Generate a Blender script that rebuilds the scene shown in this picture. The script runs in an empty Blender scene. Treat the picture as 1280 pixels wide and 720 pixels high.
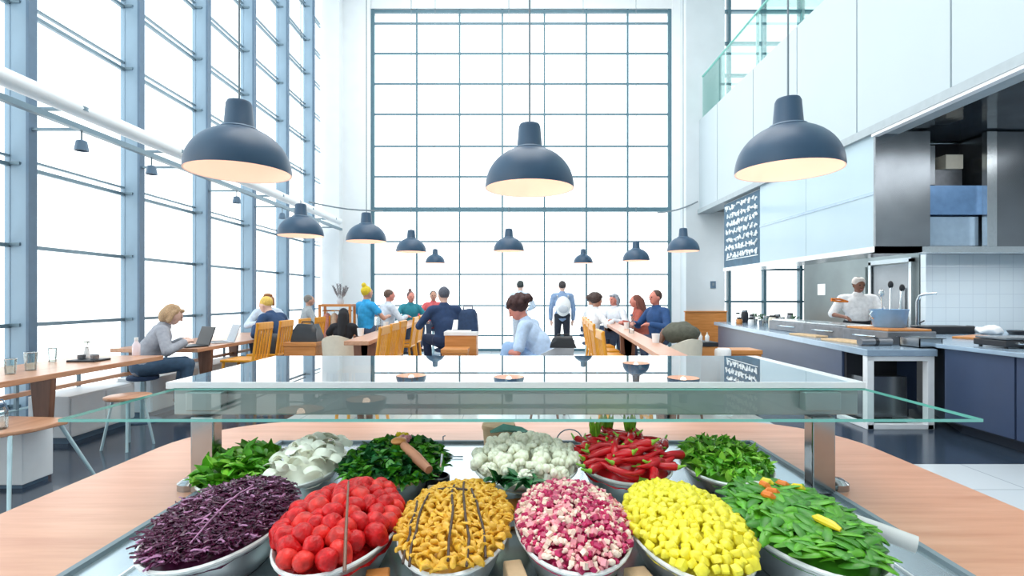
import bpy, bmesh, math, random
from math import pi, sin, cos, radians as R, sqrt
from mathutils import Vector as V, Matrix as MX, noise
random.seed(7)
SC = bpy.context.scene
COL = SC.collection
EYE = 1.35                       # camera height; 640 px focal length, horizon at y=372, vanishing point x=645

def P(px, py, Y):                # pixel + depth -> point in the room
    return V(((px - 645) / 640 * Y, Y, EYE + (372 - py) / 640 * Y))

# ------------------------------------------------------------------ materials
def mat(name, col, rough=.5, metal=0., var=.0, scale=12., bump=0., spec=.5, emit=None, estr=0., stretch=None, coat=0.):
    m = bpy.data.materials.new(name); m.use_nodes = True
    nt = m.node_tree; b = nt.nodes['Principled BSDF']
    b.inputs['Base Color'].default_value = (*col, 1)
    b.inputs['Roughness'].default_value = rough; b.inputs['Metallic'].default_value = metal
    b.inputs['Specular IOR Level'].default_value = spec
    b.inputs['Coat Weight'].default_value = coat
    if emit: b.inputs['Emission Color'].default_value = (*emit, 1); b.inputs['Emission Strength'].default_value = estr
    tc = nt.nodes.new('ShaderNodeTexCoord'); mp = nt.nodes.new('ShaderNodeMapping'); nz = nt.nodes.new('ShaderNodeTexNoise')
    nt.links.new(tc.outputs['Object'], mp.inputs[0]); nt.links.new(mp.outputs[0], nz.inputs['Vector'])
    if stretch: mp.inputs['Scale'].default_value = stretch
    nz.inputs['Scale'].default_value = scale; nz.inputs['Detail'].default_value = 4
    if var:
        r = nt.nodes.new('ShaderNodeValToRGB')
        r.color_ramp.elements[0].position = .3; r.color_ramp.elements[1].position = .7
        r.color_ramp.elements[0].color = (*[max(0, c * (1 - var)) for c in col], 1)
        r.color_ramp.elements[1].color = (*[min(1, c * (1 + var)) for c in col], 1)
        nt.links.new(nz.outputs[0], r.inputs[0]); nt.links.new(r.outputs[0], b.inputs['Base Color'])
    if bump:
        bp = nt.nodes.new('ShaderNodeBump'); bp.inputs['Strength'].default_value = bump; bp.inputs['Distance'].default_value = .01
        nt.links.new(nz.outputs[0], bp.inputs['Height']); nt.links.new(bp.outputs[0], b.inputs['Normal'])
    return m

def glassmat(name, tint, gloss, ior=1.5, rough=.0, base=.0):
    m = bpy.data.materials.new(name); m.use_nodes = True; nt = m.node_tree; nt.nodes.clear()
    o = nt.nodes.new('ShaderNodeOutputMaterial'); t = nt.nodes.new('ShaderNodeBsdfTransparent'); g = nt.nodes.new('ShaderNodeBsdfGlossy')
    mx = nt.nodes.new('ShaderNodeMixShader'); f = nt.nodes.new('ShaderNodeFresnel'); ma = nt.nodes.new('ShaderNodeMath')
    ma.operation = 'MULTIPLY_ADD'; ma.use_clamp = True; ma.inputs[1].default_value = gloss; ma.inputs[2].default_value = base
    f.inputs['IOR'].default_value = ior; t.inputs[0].default_value = (*tint, 1); g.inputs['Roughness'].default_value = rough
    L = nt.links.new
    L(f.outputs[0], ma.inputs[0]); L(ma.outputs[0], mx.inputs[0]); L(t.outputs[0], mx.inputs[1]); L(g.outputs[0], mx.inputs[2]); L(mx.outputs[0], o.inputs[0])
    return m

def woodmat(name, c1, c2, rough=.35, scale=1.0, axis='X'):
    m = bpy.data.materials.new(name); m.use_nodes = True; nt = m.node_tree; b = nt.nodes['Principled BSDF']
    tc = nt.nodes.new('ShaderNodeTexCoord'); mp = nt.nodes.new('ShaderNodeMapping'); nz = nt.nodes.new('ShaderNodeTexNoise')
    mp.inputs['Scale'].default_value = (1.2 * scale, 14 * scale, 14 * scale) if axis == 'X' else ((14 * scale, 1.2 * scale, 14 * scale) if axis == 'Y' else (14 * scale, 14 * scale, 1.2 * scale))
    nz.inputs['Scale'].default_value = 2.2; nz.inputs['Detail'].default_value = 8; nz.inputs['Roughness'].default_value = .6
    r = nt.nodes.new('ShaderNodeValToRGB'); r.color_ramp.elements[0].position = .32; r.color_ramp.elements[1].position = .68
    r.color_ramp.elements[0].color = (*c1, 1); r.color_ramp.elements[1].color = (*c2, 1)
    L = nt.links.new
    L(tc.outputs['Object'], mp.inputs[0]); L(mp.outputs[0], nz.inputs['Vector']); L(nz.outputs[0], r.inputs[0]); L(r.outputs[0], b.inputs['Base Color'])
    b.inputs['Roughness'].default_value = rough
    return m

def floormat():
    m = bpy.data.materials.new('floor_slate'); m.use_nodes = True; nt = m.node_tree; b = nt.nodes['Principled BSDF']; L = nt.links.new
    tc = nt.nodes.new('ShaderNodeTexCoord'); sp = nt.nodes.new('ShaderNodeSeparateXYZ'); L(tc.outputs['Object'], sp.inputs[0])
    def cmp(out, thr, op):
        n = nt.nodes.new('ShaderNodeMath'); n.operation = op; L(out, n.inputs[0]); n.inputs[1].default_value = thr; return n.outputs[0]
    def mul(a, b2, op='MULTIPLY'):
        n = nt.nodes.new('ShaderNodeMath'); n.operation = op; L(a, n.inputs[0]); L(b2, n.inputs[1]); return n.outputs[0]
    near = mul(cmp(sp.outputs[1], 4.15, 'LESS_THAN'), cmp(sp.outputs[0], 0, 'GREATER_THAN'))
    mid = mul(mul(cmp(sp.outputs[0], -2.55, 'GREATER_THAN'), cmp(sp.outputs[0], 2.75, 'LESS_THAN')), cmp(sp.outputs[1], 5.1, 'GREATER_THAN'))  # pale middle zone paints the windows' reflection into the floor colour
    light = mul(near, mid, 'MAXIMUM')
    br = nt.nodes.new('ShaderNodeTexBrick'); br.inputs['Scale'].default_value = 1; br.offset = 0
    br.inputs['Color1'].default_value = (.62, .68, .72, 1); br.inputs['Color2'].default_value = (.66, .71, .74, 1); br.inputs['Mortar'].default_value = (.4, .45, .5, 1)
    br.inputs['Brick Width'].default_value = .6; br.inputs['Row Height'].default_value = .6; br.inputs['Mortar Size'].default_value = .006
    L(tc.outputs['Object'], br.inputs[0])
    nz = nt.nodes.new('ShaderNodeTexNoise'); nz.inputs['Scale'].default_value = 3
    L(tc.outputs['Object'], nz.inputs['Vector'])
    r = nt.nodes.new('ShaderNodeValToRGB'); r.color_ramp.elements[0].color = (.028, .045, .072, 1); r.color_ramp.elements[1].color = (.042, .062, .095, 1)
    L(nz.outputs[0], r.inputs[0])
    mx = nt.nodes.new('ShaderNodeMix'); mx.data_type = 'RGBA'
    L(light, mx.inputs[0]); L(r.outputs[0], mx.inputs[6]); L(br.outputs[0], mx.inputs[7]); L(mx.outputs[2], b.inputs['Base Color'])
    b.inputs['Roughness'].default_value = .16
    return m

def tilemat():
    m = bpy.data.materials.new('white_wall_tiles'); m.use_nodes = True; nt = m.node_tree; b = nt.nodes['Principled BSDF']; L = nt.links.new
    tc = nt.nodes.new('ShaderNodeTexCoord'); mp = nt.nodes.new('ShaderNodeMapping'); mp.inputs['Rotation'].default_value = (R(90), 0, 0)
    br = nt.nodes.new('ShaderNodeTexBrick'); br.offset = 0; br.inputs['Scale'].default_value = 1
    br.inputs['Brick Width'].default_value = .2; br.inputs['Row Height'].default_value = .2; br.inputs['Mortar Size'].default_value = .004
    br.inputs['Color1'].default_value = (.78, .86, .9, 1); br.inputs['Color2'].default_value = (.8, .88, .91, 1); br.inputs['Mortar'].default_value = (.66, .74, .79, 1)
    L(tc.outputs['Object'], mp.inputs[0]); L(mp.outputs[0], br.inputs[0]); L(br.outputs[0], b.inputs['Base Color']); b.inputs['Roughness'].default_value = .12
    return m

M = {}
M['white'] = mat('white_plaster', (.86, .89, .9), .7, var=.02, scale=3)
M['pillar'] = mat('pale_grey_plaster', (.66, .72, .75), .7, var=.03, scale=2)
M['steelblue'] = mat('blue_grey_mullion_paint', (.27, .39, .49), .45, var=.05, scale=3)
M['steeldark'] = mat('dark_mullion_edge', (.10, .17, .25), .45, var=.05)
M['transom'] = mat('grey_transom_metal', (.17, .25, .3), .4, .3, var=.05)
M['backbar'] = mat('back_window_bars', (.10, .20, .25), .45, var=.04)
M['pane'] = glassmat('clear_window_glass', (.97, .99, 1), .5)
M['gtop'] = glassmat('shelf_glass', (.62, .80, .80), 1.0, 1.6, base=.40)
M['gfront'] = glassmat('guard_glass', (.82, .94, .91), .16, 1.5)
M['gedge'] = mat('green_glass_edge', (.20, .50, .45), .12, var=.08, scale=4, emit=(.1, .6, .5), estr=.06)
M['grail'] = glassmat('balustrade_glass', (.80, .95, .92), .5)
M['jarglass'] = glassmat('jar_glass', (.9, .96, .96), .7, base=.06)
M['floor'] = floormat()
M['tile'] = tilemat()
M['panel'] = mat('white_fascia_enamel', (.46, .54, .58), .35, var=.012, scale=1)
M['panelblue'] = mat('pale_blue_glass_panel', (.42, .56, .63), .15, var=.02, scale=1)
M['seam'] = mat('grey_joint', (.38, .44, .47), .5, var=.05)
M['steel'] = mat('brushed_steel', (.62, .66, .68), .24, .95, var=.06, scale=30, stretch=(1, 20, 1))
M['tray'] = mat('well_steel', (.60, .68, .72), .22, .8, var=.05, scale=9)
M['steelgrey'] = mat('dark_hood_steel', (.24, .26, .28), .25, .85, var=.12, scale=2.5)
M['greendoor'] = mat('grey_steel_doors', (.27, .31, .31), .3, .6, var=.08, scale=2)
M['soffit'] = mat('glossy_black_soffit', (.03, .04, .05), .08, .1, var=.3, scale=4, bump=.4)
M['navycab'] = mat('navy_cabinet_front', (.045, .07, .135), .3, var=.06, scale=2)
M['navydark'] = mat('dark_navy_plinth', (.02, .03, .05), .4, var=.05)
M['bluetop'] = mat('blue_grey_worktop', (.36, .48, .6), .2, .3, var=.06)
M['lamp'] = mat('navy_lamp_enamel', (.026, .068, .125), .42, var=.06, scale=8)
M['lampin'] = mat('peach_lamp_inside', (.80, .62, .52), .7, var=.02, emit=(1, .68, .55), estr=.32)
M['bulb'] = mat('warm_bulb', (1, .9, .8), .3, var=.01, emit=(1, .78, .62), estr=.7)
M['black'] = mat('black_plastic', (.012, .013, .017), .4, var=.1)
M['cord'] = mat('grey_cord', (.2, .25, .28), .6, var=.05)
M['wood'] = woodmat('pink_oak_counter', (.54, .245, .14), (.68, .355, .225), .32, .8, 'X')
M['tablewood'] = woodmat('table_wood', (.50, .23, .12), (.66, .36, .22), .3, 1, 'Y')
M['legwood'] = woodmat('dark_leg_wood', (.14, .06, .035), (.22, .1, .06), .4, 1, 'Z')
M['yellow'] = woodmat('amber_chair_wood', (.72, .27, .012), (.88, .40, .03), .35, 1, 'Z')
M['orange'] = woodmat('orange_brown_wood', (.52, .19, .04), (.66, .28, .08), .4, 1, 'X')
M['cream'] = mat('cream_upholstery', (.74, .68, .56), .8, var=.04, scale=20)
M['greyup'] = mat('pale_grey_upholstery', (.55, .58, .62), .8, var=.04, scale=20)
M['whitemetal'] = mat('white_powder_coat', (.85, .88, .9), .4, var=.02)
M['chrome'] = mat('chrome', (.75, .8, .82), .12, 1, var=.03)
M['tealmetal'] = mat('pale_teal_metal', (.5, .68, .73), .35, .4, var=.05)
M['dishwhite'] = mat('cream_enamel', (.82, .83, .80), .25, var=.03, scale=6)
M['dishout'] = mat('grey_dish_side', (.42, .45, .46), .3, .6, var=.08, scale=6)
M['paper'] = mat('white_paper', (.88, .88, .87), .8, var=.02)
M['tan'] = mat('tan_kraft_card', (.66, .46, .27), .8, var=.1, scale=25)
M['darknavy'] = mat('navy_cloth', (.02, .045, .105), .85, var=.15, scale=30)
M['greysteelbox'] = mat('grey_steel_pan', (.22, .23, .25), .4, .6, var=.15, scale=10)
M['bluepot'] = mat('blue_enamel_tub', (.2, .38, .62), .3, .2, var=.08)
M['boardwhite'] = mat('chalk_white', (.9, .95, .96), .8, var=.02)
M['board'] = mat('blue_grey_chalkboard', (.055, .13, .2), .6, var=.15, scale=6)
M['twig'] = mat('dark_twig', (.06, .03, .018), .6, var=.3, scale=50)
M['pampas'] = mat('grey_dried_grass', (.36, .36, .38), .9, var=.2, scale=30)
M['post'] = mat('post_steel', (.36, .38, .38), .14, 1, var=.04)
M['beam'] = mat('beam_steel', (.30, .34, .34), .3, .55, var=.12, scale=3)
M['handle'] = mat('stone_grey_handle', (.62, .62, .6), .4, var=.06)

# ------------------------------------------------------------------ mesh builder
class MB:
    def __init__(s): s.bm = bmesh.new(); s.mi = 0
    def face(s, vs):
        try:
            f = s.bm.faces.new(vs); f.material_index = s.mi; return f
        except ValueError: return None
    def mesh(s, verts, faces):
        vs = [s.bm.verts.new(v) for v in verts]
        for f in faces: s.face([vs[i] for i in f])
        return s
    def box(s, c, d, rz=0, rot=None):
        x, y, z = d[0] / 2, d[1] / 2, d[2] / 2
        m = rot if rot is not None else MX.Rotation(rz, 3, 'Z')
        v = [V(c) + m @ V((a * x, b * y, e * z)) for e in (-1, 1) for b in (-1, 1) for a in (-1, 1)]
        return s.mesh(v, [(0, 2, 3, 1), (4, 5, 7, 6), (0, 1, 5, 4), (2, 6, 7, 3), (0, 4, 6, 2), (1, 3, 7, 5)])
    def bx(s, x0, x1, y0, y1, z0, z1): return s.box(((x0 + x1) / 2, (y0 + y1) / 2, (z0 + z1) / 2), (x1 - x0, y1 - y0, z1 - z0))
    def tube(s, pts, r, n=8, caps=True):
        pts = [V(p) for p in pts]; k = len(pts); rs = r if isinstance(r, (list, tuple)) else [r] * k
        rings = []; up = None
        for i, p in enumerate(pts):
            t = (pts[min(i + 1, k - 1)] - pts[max(i - 1, 0)]).normalized()
            if up is None: up = V((0, 0, 1)) if abs(t.z) < .9 else V((0, 1, 0))
            a = t.cross(up)
            if a.length < 1e-4: a = t.orthogonal()
            a.normalize(); b = a.cross(t).normalized(); up = b
            rings.append([s.bm.verts.new(p + (a * cos(2 * pi * j / n) + b * sin(2 * pi * j / n)) * rs[i]) for j in range(n)])
        for i in range(k - 1):
            for j in range(n): s.face([rings[i][j], rings[i][(j + 1) % n], rings[i + 1][(j + 1) % n], rings[i + 1][j]])
        if caps: s.face(rings[0][::-1]); s.face(rings[-1])
        return s
    def lathe(s, prof, n=24, c=(0, 0, 0), sx=1, sy=1, rz=0, cap0=False, cap1=False):
        rings = []; m = MX.Rotation(rz, 3, 'Z')
        for r, z in prof:
            rings.append([s.bm.verts.new(V(c) + m @ V((r * sx * cos(2 * pi * j / n), r * sy * sin(2 * pi * j / n), z))) for j in range(n)])
        for i in range(len(prof) - 1):
            for j in range(n): s.face([rings[i][j], rings[i][(j + 1) % n], rings[i + 1][(j + 1) % n], rings[i + 1][j]])
        if cap0: s.face(rings[0][::-1])
        if cap1: s.face(rings[-1])
        return s
    def prism(s, poly, z0, z1):
        n = len(poly)
        return s.mesh([(x, y, z0) for x, y in poly] + [(x, y, z1) for x, y in poly],
                      [tuple(range(n))[::-1], tuple(range(n, 2 * n))] + [(i, (i + 1) % n, n + (i + 1) % n, n + i) for i in range(n)])
    def prism_axis(s, poly, a0, a1, axis):      # poly in the two other axes, extruded along axis
        f = {'X': lambda p, a: (a, p[0], p[1]), 'Y': lambda p, a: (p[0], a, p[1])}[axis]; n = len(poly)
        return s.mesh([f(p, a0) for p in poly] + [f(p, a1) for p in poly],
                      [tuple(range(n))[::-1], tuple(range(n, 2 * n))] + [(i, (i + 1) % n, n + (i + 1) % n, n + i) for i in range(n)])
    def ball(s, c, r, rot=None, u=12, v=8):
        r = (r, r, r) if isinstance(r, (int, float)) else r
        m = rot if rot is not None else MX.Identity(3); c = V(c)
        top = s.bm.verts.new(c + m @ V((0, 0, r[2]))); bot = s.bm.verts.new(c + m @ V((0, 0, -r[2]))); rings = []
        for i in range(1, v):
            t = pi * i / v
            rings.append([s.bm.verts.new(c + m @ V((r[0] * sin(t) * cos(2 * pi * j / u), r[1] * sin(t) * sin(2 * pi * j / u), r[2] * cos(t)))) for j in range(u)])
        for j in range(u):
            s.face([top, rings[0][j], rings[0][(j + 1) % u]]); s.face([bot, rings[-1][(j + 1) % u], rings[-1][j]])
        for i in range(v - 2):
            for j in range(u): s.face([rings[i][j], rings[i + 1][j], rings[i + 1][(j + 1) % u], rings[i][(j + 1) % u]])
        return s
    def cap(s, a, b, ra, rb=None, n=12):        # tapered capsule
        rb = ra if rb is None else rb
        s.tube([a, b], [ra, rb], n); s.ball(a, ra, u=n); s.ball(b, rb, u=n); return s
    def leaf(s, c, d, up, L, W, curl=.3, fold=.25):
        d = d.normalized(); side = d.cross(up)
        if side.length < 1e-3: side = d.orthogonal()
        side.normalize(); n = side.cross(d).normalized(); rows = []
        for i, (t, w) in enumerate(((0, .25), (.3, .9), (.65, .8), (1, .08))):
            p = V(c) + d * (L * t) + n * (-curl * L * t * t)
            rows.append([s.bm.verts.new(p + side * (W * w * .5) + n * (fold * W * w)), s.bm.verts.new(p), s.bm.verts.new(p - side * (W * w * .5) + n * (fold * W * w))])
        for i in range(3):
            for j in range(2): s.face([rows[i][j], rows[i][j + 1], rows[i + 1][j + 1], rows[i + 1][j]])
        return s
    def build(s, name, mats, parent=None, loc=(0, 0, 0), rz=0, smooth=True, bevel=0, recalc=True, ang=40):
        if recalc: bmesh.ops.recalc_face_normals(s.bm, faces=s.bm.faces)
        me = bpy.data.meshes.new(name); s.bm.to_mesh(me); s.bm.free()
        for m in (mats if isinstance(mats, (list, tuple)) else [mats]): me.materials.append(m)
        if smooth:
            me.shade_smooth()
            try: me.set_sharp_from_angle(angle=R(ang))
            except Exception: pass
        o = bpy.data.objects.new(name, me); COL.objects.link(o); o.location = loc; o.rotation_euler = (0, 0, rz)
        if parent is not None: o.parent = parent
        if bevel:
            b = o.modifiers.new('soft', 'BEVEL'); b.width = bevel; b.segments = 2; b.limit_method = 'ANGLE'
        return o

def thing(name, label, cat, loc=(0, 0, 0), rz=0, group=None):
    o = bpy.data.objects.new(name, None); COL.objects.link(o); o.location = loc; o.rotation_euler = (0, 0, rz); o.empty_display_size = .1
    return tag(o, label, cat, group)
def tag(o, label, cat, group=None, kind=None):
    o['label'] = label; o['category'] = cat
    if group: o['group'] = group
    if kind: o['kind'] = kind
    return o
def struct(o): o['kind'] = 'structure'; return o
def sempty(name, loc=(0, 0, 0)):
    o = bpy.data.objects.new(name, None); COL.objects.link(o); o.location = loc; o['kind'] = 'structure'; return o
def copy_tree(o, parent=None):
    kids = list(o.children); c = o.copy(); COL.objects.link(c)
    if parent is not None: c.parent = parent
    for k in kids: copy_tree(k, c)
    return c

# ------------------------------------------------------------------ the hall
ZW = 12.8; WX = -4.7; GX = -4.9; CEIL = 9.3
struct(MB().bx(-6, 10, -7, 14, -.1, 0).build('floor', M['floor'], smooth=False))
struct(MB().bx(-5.6, 9.5, -7, 14, CEIL, CEIL + .15).build('ceiling', M['white'], smooth=False))
struct(MB().bx(-5.6, 9.5, -7.2, -7, 0, CEIL).build('wall_front', M['pillar'], smooth=False))
struct(MB().bx(9.4, 9.6, -7, ZW, 0, CEIL).build('wall_side', M['pillar'], smooth=False))
# back wall: masonry pieces around the big window
wb = MB()
wb.bx(-4.72, -3.62, ZW - .1, ZW + .3, 0, CEIL); wb.bx(3.88, 4.12, ZW - .1, ZW + .3, 0, CEIL); wb.bx(-3.62, 3.88, ZW - .05, ZW + .3, 8.55, CEIL)
wb.bx(-4.72, -4.3, ZW - .35, ZW - .1, 0, CEIL)
wbo = struct(wb.build('wall_back', M['white'], smooth=False))
struct(MB().bx(4.08, 5.02, ZW - .5, ZW + .3, 0, CEIL).build('trim_1', M['pillar'], smooth=False, bevel=.01))       # the right-hand pillar
struct(MB().bx(4.05, 4.5, ZW - .55, ZW - .5, 0, 1.0).bx(4.5, 5.04, ZW - .55, ZW - .5, 0, 1.0).bx(4.03, 5.05, ZW - .57, ZW - .5, 1.0, 1.03).build('baseboard_back', M['orange'], smooth=False))
# big back window
w1 = sempty('window_1')
xs = [-3.58, -2.48, -1.41, -.34, .71, 1.76, 2.79, 3.84]
zs = [8.5, 8.2, 7.45, 6.69, 5.93, 5.13, 4.37, 3.55, 2.75, 1.93, 1.15, .4, .04]
fb = MB()
for i, x in enumerate(xs):
    w = .09 if i in (0, 7) else .04
    fb.bx(x - w / 2, x + w / 2, ZW - .03, ZW + .04, 0, 8.55)
for z in zs:
    w = .11 if abs(z - 3.55) < .01 else (.07 if z in (8.5, .04) else .036)
    fb.bx(-3.6, 3.86, ZW - .025, ZW + .035, z - w / 2, z + w / 2)
fb.build('window_frame', M['backbar'], w1, smooth=False)
MB().mesh([(-3.6, ZW, 0), (3.86, ZW, 0), (3.86, ZW, 8.55), (-3.6, ZW, 8.55)], [(0, 1, 2, 3)]).build('window_glass', M['pane'], w1, smooth=False)
# window beyond the right-hand pillar
w2 = sempty('window_2'); fb = MB()
for x in (5.08, 5.32, 6.2, 7.1, 8.0, 8.9): fb.bx(x - .035, x + .035, ZW - .06, ZW + .08, 0, CEIL)
for z in (.5, 1.25, 2.05, 2.85, 3.6, 4.4, 5.2, 6.1, 6.9, 7.7, 8.5): fb.bx(5.04, 9.3, ZW - .05, ZW + .07, z - .025, z + .025)
fb.build('window_frame', M['backbar'], w2, smooth=False)
MB().mesh([(5.02, ZW, 0), (9.3, ZW, 0), (9.3, ZW, CEIL), (5.02, ZW, CEIL)], [(0, 1, 2, 3)]).build('window_glass', M['pane'], w2, smooth=False)
# glazed left wall
w3 = sempty('window_3')
MY = [2.2, 3.6, 4.97, 6.42, 7.83, 9.2, 10.55, 11.9]
for y in MY:
    m = MB().bx(GX, WX, y - .03, y + .03, 0, CEIL).build('mullion', M['steelblue'], w3, smooth=False)
    MB().bx(WX - .015, WX + .012, y - .045, y + .045, 0, CEIL).build('mullion_edge', M['steeldark'], m, smooth=False)
    MB().bx(GX - .03, GX + .02, y - .035, y + .035, 0, CEIL).build('mullion_flange', M['steelblue'], m, smooth=False)
TZ = [.3, 1.08, 1.86, 2.64, 3.42, 4.2, 4.98, 5.76, 6.54, 7.32, 8.1, 8.88]
for z in TZ:
    t = MB().bx(GX - .02, GX + .02, 1.2, ZW, z - .022, z + .016)
    if z > 2.2: t.bx(GX - .02, GX + .02, 1.2, ZW, z + .07, z + .09)
    for y in MY:
        t.bx(GX + .02, WX - .08, y - .045, y + .045, z - .01, z + .02)
    t.build('transom', M['transom'], w3, smooth=False)
MB().mesh([(GX, 1.2, 0), (GX, ZW, 0), (GX, ZW, CEIL), (GX, 1.2, CEIL)], [(0, 1, 2, 3)]).build('window_glass', M['pane'], w3, smooth=False)

# white service pipe and lighting track along the glazing
o = thing('service_pipe', 'long white round pipe running along the glazed wall above the track', 'pipe', (-4.25, 0, 3.18))
MB().tube([(0, 1.5, 0), (0, 12.3, 0)], .078, 16).build('pipe_run', M['white'], o)
for y in MY[1:]: MB().tube([(0, y, 0), (-.45, y, 0)], .02, 8).lathe([(.082, -.02), (.082, .02)], 16, (0, y, 0)).build('bracket', M['transom'], o)
o = thing('lighting_track', 'thin grey lighting track hung below the white pipe on the glazed wall', 'lighting track', (-4.2, 0, 2.98))
MB().bx(-.03, .03, 1.5, 12.3, -.02, .03).build('track_bar', M['transom'], o, smooth=False)
for y in MY[1:]: MB().bx(-.5, 0, y - .015, y + .015, -.01, .015).build('bracket', M['transom'], o, smooth=False)
sp0 = None
SPOT = [(4.95, 'small black spotlight nearest the salad bar on the window track'), (5.9, 'small black spotlight above the woman with the laptop'),
        (7.7, 'small black spotlight hanging third along the window track'), (9.2, 'small black spotlight hanging fourth along the window track'), (10.9, 'small black spotlight hanging farthest along the window track')]
for y, lb in SPOT:
    if sp0 is None:
        s = thing('track_spotlight', lb, 'spotlight', (-4.2, y, 2.96), 0, 'spotlights on the window track')
        MB().tube([(0, 0, 0), (0, 0, -.1)], .008, 6).build('stem', M['cord'], s)
        MB().lathe([(.03, 0), (.045, -.01), (.06, -.1), (.05, -.1), (.035, -.03)], 14, (0, 0, -.09), cap0=True, cap1=True).build('spot_head', M['steeldark'], s)
        sp0 = s
    else:
        s = copy_tree(sp0); s.location = (-4.2, y, 2.96); s['label'] = lb
for nm, lb, a, b in (('tension_cable', 'thin cable crossing from the glazed wall to the white corner pier', (-4.7, 11.6, 3.52), (-3.3, ZW - .12, 3.50)),
                     ('tension_cable', 'thin cable crossing from the big window to the mezzanine', (3.5, ZW - .12, 3.45), (4.30, 12.1, 3.62))):
    a, b = V(a), V(b)
    tag(MB().tube([a.lerp(b, t / 6) - V((0, 0, .06 * sin(pi * t / 6))) for t in range(7)], .018, 6).build(nm, M['cord']), lb, 'cable')
# small switch box on the pillar
o = thing('wall_switch', 'small dark switch plate on the grey pillar', 'switch', (4.73, ZW - .5, 1.66))
MB().box((0, -.012, 0), (.13, .02, .17)).build('plate', M['steeldark'], o, bevel=.004); MB().box((0, -.028, .01), (.05, .012, .07)).build('rocker', M['cord'], o)

# ------------------------------------------------------------------ mezzanine and kitchen shell
FX = 4.4; F0, F1 = 3.41, 5.6
wr = sempty('wall_right')
ys = [1.0, 2.3, 3.75, 5.18, 6.61, 8.02, 9.5, 11.2, ZW]
for a, b in zip(ys[:-1], ys[1:]):
    MB().bx(FX, FX + .06, a + .012, b - .012, F0 + .06, F1).build('fascia_panel', M['panel'], wr, smooth=False)
MB().bx(FX + .02, FX + .08, 1, ZW, F0, F1 - .01).build('fascia_backing', M['seam'], wr, smooth=False)
MB().bx(FX - .04, FX + .3, 1, ZW - .5, F0 - .05, F0 + .05).build('fascia_edge', M['seam'], wr, smooth=False)
MB().bx(FX - .03, FX + .05, 1, 6.3, F0 - .085, F0 - .05).build('light_channel', M['whitemetal'], wr, smooth=False)
struct(MB().bx(FX + .08, 9.5, 1, ZW - .1, F0, F0 + .12).build('ceiling_kitchen', M['soffit'], smooth=False))
struct(MB().bx(FX + .08, 9.5, 1, ZW - .1, F1 - .25, F1 - .1).build('floor_mezzanine', M['white'], smooth=False))
o = thing('glass_balustrade', 'pale green glass balustrade along the mezzanine edge', 'balustrade', (FX + .05, 0, F1))
MB().bx(-.006, .006, 2, ZW - .6, 0, 1.0).build('glass_panel', M['grail'], o, smooth=False)
MB().tube([(0, 2, 1.02), (0, ZW - .6, 1.02)], .022, 8).build('top_rail', M['gedge'], o)
for y in (5.2, 6.6, 8, 9.5, 11.2): MB().bx(.01, .05, y - .02, y + .02, -.1, 1.0).build('post', M['chrome'], o, smooth=False)
# white lower panels under the fascia
H0 = 1.98
wk = sempty('trim_2')
for a, b in ((6.32, 7.8), (7.8, 9.28)):
    MB().bx(FX + .02, FX + .5, a + .004, b - .004, H0, F0 - .05).build('bulkhead_panel', M['panelblue'], wk, smooth=False)
MB().bx(FX + .012, FX + .03, 6.32, 9.28, 2.62, 2.66).build('bulkhead_strip', M['bluetop'], wk, smooth=False)
MB().bx(FX + .1, FX + .5, 9.28, 10.95, H0, F0 - .05).build('bulkhead_core', M['pillar'], wk, smooth=False)
MB().bx(FX + .01, 9.4, 6.3, 6.5, H0 - .07, H0).bx(FX + .01, FX + .6, 6.3, 10.9, H0 - .07, H0).build('bulkhead_edge', M['steel'], wk, smooth=False)
# chalkboard menu with white marks
o = thing('menu_board', 'blue-grey chalkboard menu covered in white handwriting above the kitchen pass', 'menu board', (FX + .04, 9.3, H0 - .02))
MB().bx(0, .05, 0, 1.62, 0, 1.36).build('board_panel', M['board'], o, smooth=False)
ck = MB(); rr = random.Random(3)
for row in range(7):
    z = 1.24 - row * .165; y = .12
    while y < 1.45:
        L = rr.uniform(.05, .16); pts = []
        for k in range(5): pts.append((-.006, y + L * k / 4, z + rr.uniform(-.055, .06)))
        ck.tube(pts, rr.uniform(.014, .022), 5)
        if rr.random() < .5: ck.tube([(-.006, y + rr.uniform(0, L), z - .045), (-.006, y + rr.uniform(0, L), z + .06)], .017, 5)
        y += L + rr.uniform(.03, .07)
ck.bx(-.008, 0, .1, 1.5, .17, .185)
ck.build('handwriting', M['boardwhite'], o)

# extraction hood over the range
o = thing('extraction_hood', 'dark stainless extraction hood with open equipment bay above the tiled range', 'extraction hood', (0, 6.3, H0))
MB().bx(FX + .01, 5.08, -.02, .015, 0, F0 - H0 - .02).bx(5.0, 5.08, .015, .5, 0, F0 - H0 - .02).build('hood_panel', M['steelgrey'], o, smooth=False)
MB().bx(5.9, 8.6, 0, 1.2, 0, F0 - H0 - .02).build('hood_panel', M['steelgrey'], o, smooth=False)
MB().bx(5.08, 5.9, .5, .6, 0, F0 - H0 - .02).build('bay_back', M['black'], o, smooth=False)
MB().bx(5.78, 5.9, -.02, .05, 0, F0 - H0 - .02).build('bay_post', M['steel'], o, smooth=False)
MB().bx(5.1, 5.78, .05, .5, .40, .76).build('bay_shelf', mat('blue_steel_panel', (.16, .3, .52), .25, .4, var=.1), o, smooth=False)
MB().bx(5.1, 5.78, .1, .5, .02, .38).build('bay_drawer', M['bluetop'], o, smooth=False)
MB().bx(5.1, 5.32, .2, .5, .8, 1.3).build('duct_box', M['steelgrey'], o, smooth=False)
MB().bx(5.4, 5.75, .3, .5, .8, 1.02).build('control_box', M['greysteelbox'], o, smooth=False)
MB().bx(5.5, 5.72, .25, .5, 1.02, 1.2).build('vent_box', M['cream'], o, smooth=False)
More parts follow.
